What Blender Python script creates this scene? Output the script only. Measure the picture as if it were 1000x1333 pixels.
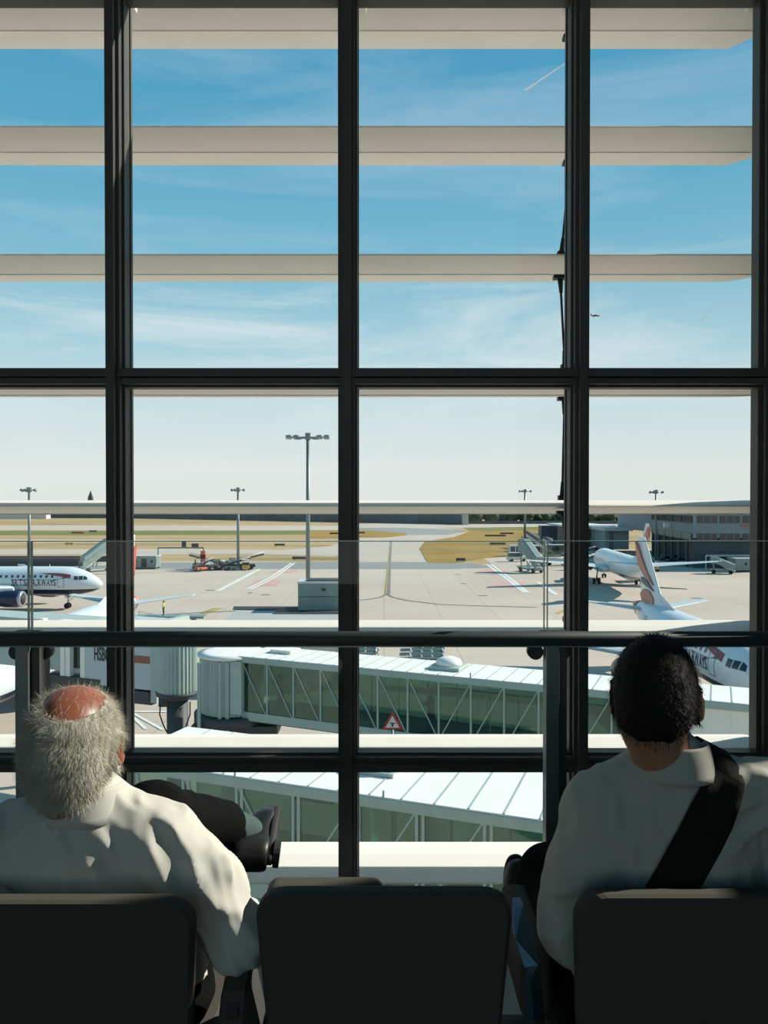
import bpy, bmesh, math, random
import numpy as np
from mathutils import Vector, Matrix
random.seed(7); np.random.seed(7)
for o in list(bpy.data.objects): bpy.data.objects.remove(o)
scn = bpy.context.scene
col = scn.collection
R = math.radians
PI = math.pi

# ------------------------------------------------------------ camera
CZ = 1.5; PITCH = R(-0.66); F = 1000.0
cd = bpy.data.cameras.new('camera'); cam = bpy.data.objects.new('camera', cd); col.objects.link(cam)
cd.sensor_fit = 'VERTICAL'; cd.sensor_height = 24.0; cd.lens = 24.0*F/1333.0
cd.clip_start = 0.05; cd.clip_end = 20000
cam.location = (0, 0, CZ); cam.rotation_euler = (PI/2+PITCH, 0, 0)
scn.camera = cam
scn.view_settings.view_transform = 'Standard'; scn.view_settings.look = 'None'
scn.view_settings.gamma = 1; scn.view_settings.use_curve_mapping = False
scn.view_settings.exposure = 0.0

# ------------------------------------------------------------ sky and sun
SUN_AZ, SUN_EL, SUN_W = R(70), R(32), 6.8
sdir = Vector((math.sin(SUN_AZ)*math.cos(SUN_EL), math.cos(SUN_AZ)*math.cos(SUN_EL), math.sin(SUN_EL)))
sl = bpy.data.lights.new('sun', 'SUN'); sl.energy = SUN_W; sl.angle = R(0.53); sl.color = (1.0, .95, .86)
so = bpy.data.objects.new('sun', sl); col.objects.link(so); so.rotation_euler = sdir.to_track_quat('Z', 'Y').to_euler()
so.location = (0, 0, 60)

def build_world():
    w = bpy.data.worlds.new('sky'); scn.world = w; w.use_nodes = True
    nt = w.node_tree; N = nt.nodes; L = nt.links; N.clear()
    out = N.new('ShaderNodeOutputWorld'); bg = N.new('ShaderNodeBackground')
    tc = N.new('ShaderNodeTexCoord'); sp = N.new('ShaderNodeSeparateXYZ')
    L.new(tc.outputs['Generated'], sp.inputs[0])
    rp = N.new('ShaderNodeValToRGB'); cr = rp.color_ramp
    st = [(0.0, (.77, .81, .78)), (.045, (.75, .81, .79)), (.11, (.62, .76, .79)), (.19, (.42, .65, .75)), (.29, (.225, .51, .66)),
          (.40, (.115, .405, .61)), (.52, (.075, .335, .56)), (1.0, (.05, .22, .42))]
    cr.elements[0].position, cr.elements[0].color = st[0][0], st[0][1]+(1,)
    cr.elements[1].position, cr.elements[1].color = st[-1][0], st[-1][1]+(1,)
    for p, c in st[1:-1]:
        e = cr.elements.new(p); e.color = c+(1,)
    L.new(sp.outputs['Z'], rp.inputs[0])
    # cirrus: stretched noise in a band of elevations
    mp = N.new('ShaderNodeMapping'); mp.inputs['Rotation'].default_value = (0, R(10), 0)
    mp.inputs['Scale'].default_value = (1.6, 1.6, 10.0); mp.inputs['Location'].default_value = (.35, .2, .9)
    L.new(tc.outputs['Generated'], mp.inputs[0])
    n1 = N.new('ShaderNodeTexNoise'); n1.inputs['Scale'].default_value = 1.25; n1.inputs['Detail'].default_value = 5.5
    n1.inputs['Roughness'].default_value = .62; n1.inputs['Distortion'].default_value = .7
    L.new(mp.outputs[0], n1.inputs['Vector'])
    r1 = N.new('ShaderNodeValToRGB'); r1.color_ramp.elements[0].position = .46; r1.color_ramp.elements[1].position = .78
    L.new(n1.outputs[0], r1.inputs[0])
    band = N.new('ShaderNodeValToRGB'); bc = band.color_ramp
    bc.elements[0].position = 0.0; bc.elements[0].color = (.25, .25, .25, 1)
    bc.elements[1].position = .62; bc.elements[1].color = (.08, .08, .08, 1)
    for p, v in ((.12, .6), (.19, 1.0), (.26, .8), (.32, .3), (.5, .22)):
        e = bc.elements.new(p); e.color = (v, v, v, 1)
    L.new(sp.outputs['Z'], band.inputs[0])
    mu = N.new('ShaderNodeMath'); mu.operation = 'MULTIPLY'
    L.new(r1.outputs[0], mu.inputs[0]); L.new(band.outputs[0], mu.inputs[1])
    mx = N.new('ShaderNodeMix'); mx.data_type = 'RGBA'
    L.new(mu.outputs[0], mx.inputs[0]); L.new(rp.outputs[0], mx.inputs[6]); mx.inputs[7].default_value = (.82, .87, .88, 1)
    L.new(mx.outputs[2], bg.inputs[0]); bg.inputs[1].default_value = 1.0
    L.new(bg.outputs[0], out.inputs[0])
build_world()

# ------------------------------------------------------------ pixel <-> world
H = 15.0; GZ = CZ-H
cp, sp_ = math.cos(PITCH), math.sin(PITCH)
def ray(px, py):
    u = (px-500)/F; v = (666.5-py)/F
    return Vector((u, cp-v*sp_, sp_+v*cp))
def at(px, py, Y):
    r = ray(px, py); t = Y/r.y
    return Vector((r.x*t, Y, CZ+r.z*t))
def atz(px, py, z):
    r = ray(px, py); t = (z-CZ)/r.z
    return Vector((r.x*t, r.y*t, z))
def gnd(px, py): return atz(px, py, GZ)

# ------------------------------------------------------------ materials
MATS = {}
def mat(name, c, rough=.6, metal=0.0, spec=.5, noise=0.0, nscale=8.0, c2=None, bump=0.0, bscale=40.0, coords='Object'):
    if name in MATS: return MATS[name]
    m = bpy.data.materials.new(name); m.use_nodes = True; nt = m.node_tree
    b = nt.nodes['Principled BSDF']
    b.inputs['Base Color'].default_value = tuple(c)+(1,)
    b.inputs['Roughness'].default_value = rough; b.inputs['Metallic'].default_value = metal
    b.inputs['Specular IOR Level'].default_value = spec
    tc = nt.nodes.new('ShaderNodeTexCoord')
    if noise > 0 or c2:
        n = nt.nodes.new('ShaderNodeTexNoise'); n.inputs['Scale'].default_value = nscale; n.inputs['Detail'].default_value = 5
        nt.links.new(tc.outputs[coords], n.inputs['Vector'])
        r = nt.nodes.new('ShaderNodeValToRGB'); r.color_ramp.elements[0].position = .35; r.color_ramp.elements[1].position = .65
        if c2 is None: c2 = tuple(x*(1-noise) for x in c)
        r.color_ramp.elements[0].color = tuple(c2)+(1,); r.color_ramp.elements[1].color = tuple(c)+(1,)
        nt.links.new(n.outputs[0], r.inputs[0]); nt.links.new(r.outputs[0], b.inputs['Base Color'])
    if bump > 0:
        n = nt.nodes.new('ShaderNodeTexNoise'); n.inputs['Scale'].default_value = bscale; n.inputs['Detail'].default_value = 4
        nt.links.new(tc.outputs[coords], n.inputs['Vector'])
        bp = nt.nodes.new('ShaderNodeBump'); bp.inputs['Strength'].default_value = bump; bp.inputs['Distance'].default_value = .01
        nt.links.new(n.outputs[0], bp.inputs['Height']); nt.links.new(bp.outputs[0], b.inputs['Normal'])
    MATS[name] = m; return m
def glass(name, tint, gloss=.05, rough=.02, edge=.3, gcol=(1, 1, 1)):
    m = bpy.data.materials.new(name); m.use_nodes = True; nt = m.node_tree; N = nt.nodes; L = nt.links; N.clear()
    out = N.new('ShaderNodeOutputMaterial'); t = N.new('ShaderNodeBsdfTransparent'); g = N.new('ShaderNodeBsdfGlossy')
    t.inputs[0].default_value = tuple(tint)+(1,); g.inputs['Roughness'].default_value = rough
    g.inputs[0].default_value = tuple(gcol)+(1,)
    lw = N.new('ShaderNodeLayerWeight'); lw.inputs[0].default_value = edge
    mr = N.new('ShaderNodeMapRange'); mr.inputs['To Min'].default_value = gloss; mr.inputs['To Max'].default_value = .75
    pw = N.new('ShaderNodeMath'); pw.operation = 'POWER'; pw.inputs[1].default_value = 3
    L.new(lw.outputs['Facing'], pw.inputs[0]); L.new(pw.outputs[0], mr.inputs[0])
    mx = N.new('ShaderNodeMixShader'); L.new(mr.outputs[0], mx.inputs[0]); L.new(t.outputs[0], mx.inputs[1]); L.new(g.outputs[0], mx.inputs[2])
    L.new(mx.outputs[0], out.inputs[0]); MATS[name] = m; return m

M_black = mat('black_leather', (.075, .070, .058), .85, spec=.12, bump=.05, bscale=60)
M_frame = mat('dark_frame_metal', (.070, .070, .060), .5, spec=.3, noise=.15, nscale=3)
M_rail = mat('dark_handrail_metal', (.045, .055, .052), .55, spec=.3, noise=.1, nscale=4)
M_post = mat('grey_post_metal', (.22, .26, .25), .4, .5, noise=.15, nscale=6)
M_steel = mat('brushed_steel', (.55, .56, .55), .3, .9, noise=.1, nscale=10)
M_louvre = mat('louvre_paint', (.86, .82, .75), .5, spec=.3, noise=.05, nscale=2)
M_clamp = mat('dark_clamp', (.025, .034, .033), .5)
M_floor = mat('pale_floor', (.22, .20, .17), .4, noise=.08, nscale=3)
M_carpet = mat('dark_carpet', (.030, .029, .025), .95, spec=.05, noise=.2, nscale=30)
M_wall = mat('dark_interior_wall', (.036, .033, .027), .8, noise=.1, nscale=1)
M_ceil = mat('dark_interior_ceiling', (.036, .033, .027), .8, noise=.1, nscale=1)
M_shirt = mat('white_shirt_cotton', (.52, .51, .445), .85, spec=.15, bump=.03, bscale=260)
M_shirt2 = mat('beige_shirt_cotton', (.43, .42, .36), .85, spec=.15, bump=.03, bscale=260)
M_trouser = mat('black_trousers', (.005, .0055, .0055), .9, spec=.06, bump=.1, bscale=120)
M_skin = mat('skin', (.29, .10, .058), .38, spec=.45, c2=(.20, .058, .03), nscale=14)
M_skin2 = mat('tanned_skin', (.42, .22, .14), .5, spec=.35, c2=(.36, .17, .10), nscale=14)
M_whitehair = mat('white_hair', (.56, .535, .45), .7, spec=.15, c2=(.42, .40, .31), nscale=30)
M_darkhair = mat('dark_hair', (.016, .013, .010), .7, spec=.2, noise=.3, nscale=40)
M_shoe = mat('black_shoe_leather', (.010, .011, .012), .45, spec=.5, noise=.2, nscale=20)
M_sole = mat('black_rubber_sole', (.02, .02, .021), .7, noise=.2, nscale=20)
M_sock = mat('grey_sock', (.05, .09, .085), .9, noise=.2, nscale=40)
M_concrete = None
M_bridgewhite = mat('white_bridge_roof', (.86, .83, .76), .55, spec=.3, noise=.05, nscale=.6)
M_bridgegrey = mat('pale_green_grey_panel', (.42, .50, .46), .55, noise=.1, nscale=.8)
M_bridgedark = mat('dark_undercarriage', (.05, .06, .065), .6, noise=.2, nscale=2)
M_bridgeframe = mat('pale_green_frame', (.36, .46, .41), .5, noise=.08, nscale=2)
M_bridgefloor = mat('bridge_carpet', (.07, .09, .08), .9, noise=.2, nscale=3)
M_planewhite = mat('aircraft_white', (.66, .72, .75), .25, spec=.5, noise=.03, nscale=.4)
M_navy = mat('aircraft_navy', (.012, .02, .06), .3, noise=.1, nscale=1)
M_red = mat('aircraft_red', (.52, .09, .06), .35, noise=.08, nscale=1)
M_salmon = mat('aircraft_salmon', (.50, .19, .13), .4, noise=.1, nscale=1)
M_green = mat('aircraft_dark_green', (.05, .12, .11), .4, noise=.1, nscale=1)
M_alu = mat('aircraft_bare_metal', (.5, .52, .53), .3, .7, noise=.1, nscale=2)
M_tyre = mat('tyre_rubber', (.015, .015, .016), .8, noise=.2, nscale=5)
M_darkglass = mat('dark_window_glass', (.015, .022, .026), .12, spec=.7, noise=.1, nscale=3)
M_line = mat('white_marking_paint', (.72, .72, .68), .8, noise=.12, nscale=.6)
M_redmark = mat('faded_red_marking_paint', (.58, .36, .31), .85, noise=.12, nscale=.5)
M_yellow = mat('yellow_paint', (.55, .38, .05), .6, noise=.15, nscale=3)
M_darkline = mat('dark_joint_sealant', (.22, .205, .18), .9, noise=.2, nscale=.4)
M_mast = mat('galvanised_mast_steel', (.17, .21, .21), .45, .4, noise=.1, nscale=1)
M_vehwhite = mat('vehicle_white', (.58, .61, .60), .4, noise=.08, nscale=1)
M_vehgreen = mat('vehicle_grey_green', (.22, .29, .27), .5, noise=.15, nscale=1.5)
M_vehblue = mat('vehicle_dark_blue', (.02, .035, .08), .45, noise=.15, nscale=1)
M_hivis = mat('hi_vis_yellow', (.45, .55, .12), .7, noise=.1, nscale=6)
M_orange = mat('orange_red_panel', (.50, .13, .06), .5, noise=.1, nscale=2)
M_bwall = mat('grey_building_cladding', (.20, .25, .26), .6, noise=.12, nscale=.15)
M_bwall2 = mat('dark_blue_building_base', (.06, .09, .11), .6, noise=.3, nscale=.2)
M_broof = mat('pale_building_roof', (.55, .57, .55), .7, noise=.1, nscale=.2)
M_roofdark = mat('dark_roof_felt', (.035, .042, .05), .8, noise=.15, nscale=.5)
M_rooflight = mat('grey_roof_membrane', (.42, .42, .40), .8, noise=.1, nscale=.4)
M_barrier = mat('blue_grey_noise_barrier', (.09, .125, .145), .8, noise=.3, nscale=.12)
M_leaf = mat('tree_leaves', (.055, .09, .035), .9, c2=(.02, .042, .022), nscale=.35, coords='Object')
M_trunk = mat('tree_bark', (.06, .045, .03), .9, noise=.2, nscale=2)
M_signred = mat('sign_red', (.45, .03, .02), .5, noise=.05, nscale=8)
M_signwhite = mat('sign_white', (.7, .7, .68), .5, noise=.05, nscale=8)
M_bluesteel = mat('blue_grey_armrest_metal', (.10, .16, .20), .35, .6, noise=.08, nscale=12)
M_contrail = None
G_win = glass('window_glass', (.985, .99, .985), .010, .0, .25)
G_bal = glass('balustrade_glass', (.98, .99, .985), .012, .0, .3)
G_edge = mat('glass_edge', (.30, .42, .38), .2, spec=.6, noise=.05, nscale=5)
G_bridge = glass('green_bridge_glass', (.43, .555, .51), .085, .03, .35, (.72, 1, .92))
G_veh = glass('vehicle_glass', (.35, .45, .42), .12, .02, .3)

# ------------------------------------------------------------ mesh helpers
class MB:
    def __init__(s): s.v = []; s.f = []; s.sm = []
    def add(s, vs, fs, smooth=False):
        n = len(s.v); s.v += [tuple(p) for p in vs]; s.f += [tuple(i+n for i in f) for f in fs]; s.sm += [smooth]*len(fs); return s
    def box(s, c, d, rot=None):
        x, y, z = d[0]/2, d[1]/2, d[2]/2
        vs = [Vector((sx*x, sy*y, sz*z)) for sx in (-1, 1) for sy in (-1, 1) for sz in (-1, 1)]
        if rot is not None: vs = [rot @ p for p in vs]
        c = Vector(c); vs = [p+c for p in vs]
        return s.add(vs, [(0, 1, 3, 2), (4, 6, 7, 5), (0, 4, 5, 1), (2, 3, 7, 6), (0, 2, 6, 4), (1, 5, 7, 3)])
    def bbox(s, a, b): return s.box([(a[i]+b[i])/2 for i in range(3)], [abs(b[i]-a[i]) for i in range(3)])
    def rings(s, rs, cap=True, smooth=True, closed=True):
        n = len(rs[0]); vs = [p for r in rs for p in r]; fs = []
        for i in range(len(rs)-1):
            for j in range(n if closed else n-1):
                k = (j+1) % n; fs.append((i*n+j, i*n+k, (i+1)*n+k, (i+1)*n+j))
        s.add(vs, fs, smooth)
        if cap:
            b = len(s.v)-len(vs)
            s.f.append(tuple(b+j for j in reversed(range(n)))); s.sm.append(False)
            s.f.append(tuple(b+(len(rs)-1)*n+j for j in range(n))); s.sm.append(False)
        return s
    def tube(s, pts, r, n=10, cap=True, smooth=True):
        pts = [Vector(p) for p in pts]
        rr = r if isinstance(r, (list, tuple)) else [r]*len(pts)
        rs = []; up = None
        for i, p in enumerate(pts):
            t = (pts[min(i+1, len(pts)-1)]-pts[max(i-1, 0)]).normalized()
            if up is None: up = Vector((0, 0, 1)) if abs(t.z) < .9 else Vector((1, 0, 0))
            a = t.cross(up).normalized(); b = t.cross(a).normalized(); up = -b if False else up
            rs.append([p+a*math.cos(2*PI*k/n)*rr[i]+b*math.sin(2*PI*k/n)*rr[i] for k in range(n)])
        return s.rings(rs, cap, smooth)
    def bar(s, a, b, w, d=None):   # square bar from a to b
        a = Vector(a); b = Vector(b); d = d or w; t = (b-a); L = t.length
        q = t.to_track_quat('Z', 'Y').to_matrix()
        return s.box((a+b)/2, (w, d, L), q)
    def prism(s, poly, z0, z1):    # plan polygon extruded
        n = len(poly); vs = [(p[0], p[1], z0) for p in poly]+[(p[0], p[1], z1) for p in poly]
        fs = [tuple(reversed(range(n))), tuple(range(n, 2*n))]+[(i, (i+1) % n, n+(i+1) % n, n+i) for i in range(n)]
        return s.add(vs, fs)
    def lathe(s, prof, c=(0, 0, 0), n=32, smooth=True):   # (r,z) profile around z
        c = Vector(c)
        rs = [[c+Vector((r*math.cos(2*PI*k/n), r*math.sin(2*PI*k/n), z)) for k in range(n)] for r, z in prof]
        return s.rings(rs, True, smooth)
    def ell(s, c, r, n=16, m=10, rot=None):
        c = Vector(c); rs = []
        for i in range(m+1):
            a = -PI/2+PI*i/m; a = max(min(a, PI/2-.02), -PI/2+.02)
            ring = [Vector((r[0]*math.cos(a)*math.cos(2*PI*k/n), r[1]*math.cos(a)*math.sin(2*PI*k/n), r[2]*math.sin(a))) for k in range(n)]
            if rot is not None: ring = [rot @ p for p in ring]
            rs.append([p+c for p in ring])
        return s.rings(rs)
    def build(s, name, m, parent=None, local=False, bevel=0.0, solid=False):
        me = bpy.data.meshes.new(name)
        vs = s.v
        if parent is not None and not local:
            off = wloc(parent); vs = [(p[0]-off.x, p[1]-off.y, p[2]-off.z) for p in vs]
        me.from_pydata(vs, [], s.f); me.validate(); 
        if len(me.polygons) == len(s.sm): me.polygons.foreach_set('use_smooth', s.sm)
        ms = m if isinstance(m, (list, tuple)) else [m]
        for x in ms: me.materials.append(x)
        bm = bmesh.new(); bm.from_mesh(me); bmesh.ops.recalc_face_normals(bm, faces=bm.faces)
        bm.to_mesh(me); bm.free(); me.update()
        o = bpy.data.objects.new(name, me); col.objects.link(o)
        if parent is not None: o.parent = parent
        if bevel > 0:
            b = o.modifiers.new('bevel', 'BEVEL'); b.width = bevel; b.segments = 2; b.limit_method = 'ANGLE'; b.angle_limit = R(40)
        return o
def wloc(o):
    v = Vector((0, 0, 0))
    while o is not None: v += o.location; o = o.parent
    return v
def thing(name, label, cat, loc=(0, 0, 0), rz=0, group=None):
    o = bpy.data.objects.new(name, None); col.objects.link(o); o.location = loc; o.rotation_euler = (0, 0, rz); o.empty_display_size = .2
    return tag(o, label, cat, group)
def tag(o, label, cat, group=None):
    o['label'] = label; o['category'] = cat
    if group: o['group'] = group
    return o
def struct(o): o['kind'] = 'structure'; return o
def children(o): return [c for c in col.objects if c.parent == o]
def dup(o, loc=None, rz=None, label=None, parent=None):
    kids = list(o.children)
    c = o.copy(); col.objects.link(c)
    if parent is not None: c.parent = parent
    if loc is not None: c.location = loc
    if rz is not None: c.rotation_euler = (0, 0, rz)
    if label: c['label'] = label
    for k in kids: dup(k, parent=c)
    return c
def text(body, size, m, parent, M, name='lettering', depth=.01, xscale=1.0, bold=0):
    cu = bpy.data.curves.new(name, 'FONT'); cu.body = body; cu.size = size; cu.extrude = depth; cu.offset = bold; cu.align_x = 'LEFT'
    t = bpy.data.objects.new(name+'_tmp', cu); col.objects.link(t)
    bpy.context.view_layer.update()
    me = bpy.data.meshes.new_from_object(t.evaluated_get(bpy.context.evaluated_depsgraph_get()))
    bpy.data.objects.remove(t); me.transform(Matrix.Diagonal((xscale, 1, 1, 1))); me.transform(M); me.materials.clear(); me.materials.append(m)
    me.name = name
    o = bpy.data.objects.new(name, me); col.objects.link(o); o.parent = parent
    return o
def frame_mat(origin, xdir, ydir):
    x = Vector(xdir).normalized(); y = Vector(ydir).normalized(); z = x.cross(y).normalized(); y = z.cross(x)
    m = Matrix((x, y, z)).transposed().to_4x4(); m.translation = Vector(origin); return m

# ------------------------------------------------------------ setting: ground
def ground_mat(name, cols, scale, joints=None, detail=6):
    m = bpy.data.materials.new(name); m.use_nodes = True; nt = m.node_tree; N = nt.nodes; L = nt.links
    b = N['Principled BSDF']; b.inputs['Roughness'].default_value = .9; b.inputs['Specular IOR Level'].default_value = .15
    tc = N.new('ShaderNodeTexCoord'); mp = N.new('ShaderNodeMapping'); mp.inputs['Scale'].default_value = scale
    L.new(tc.outputs['Object'], mp.inputs[0])
    n = N.new('ShaderNodeTexNoise'); n.inputs['Scale'].default_value = 1; n.inputs['Detail'].default_value = detail; n.inputs['Roughness'].default_value = .6
    L.new(mp.outputs[0], n.inputs['Vector'])
    r = N.new('ShaderNodeValToRGB'); cr = r.color_ramp
    k = len(cols)
    cr.elements[0].position = .30; cr.elements[0].color = cols[0]+(1,); cr.elements[1].position = .70; cr.elements[1].color = cols[-1]+(1,)
    for i in range(1, k-1):
        e = cr.elements.new(.30+.40*i/(k-1)); e.color = cols[i]+(1,)
    L.new(n.outputs[0], r.inputs[0]); c = r.outputs[0]
    if joints:
        br = N.new('ShaderNodeTexBrick'); br.offset = 0; br.inputs['Scale'].default_value = 1
        br.inputs['Color1'].default_value = (1, 1, 1, 1); br.inputs['Color2'].default_value = (.95, .95, .95, 1); br.inputs['Mortar'].default_value = (.72, .72, .72, 1)
        br.inputs['Mortar Size'].default_value = joints[1]; br.inputs['Brick Width'].default_value = joints[0]; br.inputs['Row Height'].default_value = joints[0]
        L.new(tc.outputs['Object'], br.inputs['Vector'])
        mx = N.new('ShaderNodeMix'); mx.data_type = 'RGBA'; mx.blend_type = 'MULTIPLY'; mx.inputs[0].default_value = 1
        L.new(c, mx.inputs[6]); L.new(br.outputs[0], mx.inputs[7]); c = mx.outputs[2]
    L.new(c, b.inputs['Base Color']); MATS[name] = m; return m
M_grass = ground_mat('dry_grass', [(.19, .17, .07), (.37, .265, .13), (.45, .32, .16), (.40, .30, .16)], (.012, .05, 1))
M_grassgold = ground_mat('golden_dry_grass', [(.18, .14, .035), (.31, .195, .048), (.37, .23, .062)], (.03, .06, 1))
M_grassgreen = ground_mat('green_grass', [(.13, .15, .04), (.22, .20, .07)], (.03, .08, 1))
M_apron = ground_mat('apron_concrete', [(.485, .405, .33), (.535, .445, .368), (.565, .475, .39)], (.035, .05, 1), joints=(7.5, .05))
M_taxi = ground_mat('taxiway_concrete', [(.45, .385, .32), (.52, .45, .38)], (.02, .06, 1))
M_asphalt = ground_mat('grey_asphalt', [(.24, .25, .245), (.30, .305, .29)], (.02, .06, 1))

def flat(name, poly, z, m, thick=.05):
    mb = MB(); mb.prism(poly, GZ+z-thick, GZ+z); return struct(mb.build(name, m))
def pix(pts): return [tuple(gnd(*p)[:2]) for p in pts]
flat('airfield_ground', [(-3000, 60), (3000, 60), (3000, 6000), (-3000, 6000)], 0, M_grass, 1)
# apron: from the terminal out to the grass (edges at y~732 in the photo)
flat('apron', [(-260, -30), (260, -30), (260, 300)]+pix([(760, 716), (700, 722), (630, 727), (640, 735), (585, 735), (552, 733), (440, 733), (330, 731), (170, 731), (-160, 736)]), .03, M_apron)
flat('apron_shoulder', pix([(-100, 740), (440, 741), (585, 741), (650, 739), (610, 733), (556, 732), (440, 732), (-100, 733)]), .05, M_asphalt)
S = [  # taxiways
    [(-260, 684), (440, 684), (520, 680), (606, 683), (760, 681), (1300, 681), (1300, 684), (800, 684), (600, 687), (520, 688), (440, 690), (-260, 690)],
    [(-260, 702), (300, 702.5), (440, 703), (470, 702), (470, 707), (440, 705.5), (300, 705), (-260, 705)],
    [(-260, 716), (200, 715), (370, 716), (430, 711), (445, 706), (475, 706), (475, 722), (430, 724), (330, 721), (180, 722), (-260, 722)],
]
for i, s_ in enumerate(S): flat('taxiway', pix(s_), .02+.004*i, M_taxi)
flat('taxiway', pix([(440, 684), (520, 686), (585, 688), (609, 693), (590, 699), (553, 705), (545, 714), (556, 734), (440, 734)]), .045, M_taxi)
flat('taxiway', pix([(440, 687), (520, 687), (600, 690), (609, 692.5), (585, 696), (520, 697), (440, 690)]), .055, M_asphalt)
flat('grass_island', pix([(400, 690.5), (480, 690.5), (528, 694), (531, 697), (500, 700), (400, 701)]), .07, M_grassgold)
flat('grass_field', pix([(611, 692), (592, 699), (553, 706), (546, 714), (557, 733), (588, 734), (630, 727), (700, 721), (760, 715), (820, 706), (800, 690), (700, 688.5)]), .06, M_grassgold)
flat('grass_verge', pix([(603, 687), (780, 685.5), (800, 690), (700, 689.5), (611, 691)]), .061, M_grassgreen)
for a in ([(-200, 691), (440, 691), (440, 696), (-200, 697)],): flat('grass_verge', pix(a), .028, M_grassgreen)
flat('service_road', pix([(720, 689), (760, 689), (770, 706), (716, 707)]), .064, M_taxi)

def stripe(pts, w, m, name='apron_marking', z=.065):
    mb = MB(); P = [gnd(*p) for p in pts]
    for a, b in zip(P, P[1:]):
        d = Vector((b.x-a.x, b.y-a.y, 0)); 
        if d.length < .01: continue
        n = Vector((-d.y, d.x, 0)).normalized()*w/2
        mb.add([(a.x-n.x, a.y-n.y, GZ+z), (b.x-n.x, b.y-n.y, GZ+z), (b.x+n.x, b.y+n.y, GZ+z), (a.x+n.x, a.y+n.y, GZ+z)], [(0, 1, 2, 3)])
    o = mb.build(name, m); return struct(o)
stripe([(509, 704), (507, 730), (504.5, 774)], .9, M_darkline)
stripe([(507.5, 704), (505.5, 730), (502.5, 774)], .18, M_yellow, z=.07)
stripe([(503, 774), (495, 778), (478, 781), (450, 782.5), (420, 783)], .5, M_darkline)
stripe([(504, 774), (512, 778), (530, 782), (570, 787), (620, 789), (700, 791)], .5, M_darkline)
stripe([(283, 770), (308, 757), (338, 741)], .9, M_line)
stripe([(322, 767), (352, 752), (380, 733)], .5, M_line); stripe([(326, 768), (356, 753), (384, 733)], .5, M_line)
stripe([(683, 772), (660, 754), (634, 735)], .6, M_line); stripe([(688, 772), (664, 753), (640, 735)], .6, M_line)
stripe([(725, 775), (700, 758)], .8, M_line)
for q in ([(342, 763), (352, 755)], [(366, 746), (376, 741)]): stripe(q, 5, M_redmark, z=.056)
for q in ([(634, 748), (646, 741)], [(655, 765), (665, 757)]): stripe(q, 6, M_redmark, z=.056)
stripe([(267, 799), (287, 792)], .9, M_yellow); stripe([(261, 799), (281, 792)], .4, M_darkline)
stripe([(725, 799), (740, 793)], .7, M_yellow)
# white lines under the left bridge
stripe([(165, 927), (226, 927.5)], .35, M_line); stripe([(165, 927), (190, 950)], .25, M_line); stripe([(165, 925), (212, 951)], .25, M_line)
# zigzag lines beside the dollies
for x0, s in ((490, -1), (562, 1)):
    stripe([(x0-3*s, 838), (x0-s*3+ -2, 864)], .22, M_line)
    stripe([(x0+2+(2 if k % 2 else -2), 838+k*3) for k in range(9)], .16, M_line)
stripe([(645, 1003), (655, 1011)], .14, M_line); stripe([(658, 1003), (662, 1014)], .22, M_signred)
stripe([(664, 1010), (690, 1003)], .12, M_line); stripe([(684, 1015), (708, 1005)], .12, M_line)
# dark repair patches on the apron and signs stretched over the grass
for q in ([(268, 768.5), (279, 768.7)], [(340, 774.5), (352, 774.7)], [(592, 748), (601, 748.1)], [(600, 760), (607, 760.1)], [(623, 775.7), (635, 775.9)], [(323, 772), (329, 772.1)],
          [(900, 779), (915, 779.5)]):
    stripe(q, .8, M_darkline, 'apron_drain')

# ------------------------------------------------------------ setting: room
FY = 4.0; SX = 3.0   # unseen return wall right of the view, glazing added to admit sun
struct(MB().bbox((-9, 1.75, -.35), (SX, 2.78, 0)).build('floor', M_floor))
struct(MB().bbox((-9, -9, -.35), (SX, 1.75, 0)).build('floor_carpet', M_carpet))  # unseen floor zone, made dark to cut bounce light on the shirt backs
struct(MB().bbox((-9, -9, -6.2), (SX, 3.9, -6)).build('floor_lower', M_floor))
struct(MB().bbox((-9.3, -9.3, 8.3), (SX+.1, 4.1, 8.6)).build('ceiling', M_ceil))
struct(MB().bbox((-9.3, -9.3, -6.2), (-9, 4.1, 8.3)).build('wall_left', M_wall))
mb = MB(); mb.bbox((SX, -9.3, -6.2), (SX+.3, 1.9, 8.3)); mb.bbox((SX, 1.9, -6.2), (SX+.3, 4.0, 2.41))
for ya, yb in ((1.9, 2.0), (2.30, 2.53), (3.86, 4.0)): mb.bbox((SX, ya, 2.4), (SX+.12, yb, 8.3))  # broad middle pillar and high sill shaped to keep sun off the seats
for zz in (2.41, 4.72, 6.6, 8.2): mb.bbox((SX, 1.9, zz-.05), (SX+.1, 4.0, zz+.05))
struct(mb.build('wall_right', M_wall))
struct(MB().bbox((2.76, 4.14, -14), (3.06, 5.09, 9.5)).build('added_shade_fin', M_wall))  # unseen fin, added so its shadow falls on the right louvre ends
struct(MB().bbox((SX+.04, 2.0, 2.46), (SX+.052, 3.9, 8.2)).build('window_200', G_win))  # made-up pane out of view, lets sunlight in onto the two men
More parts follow.
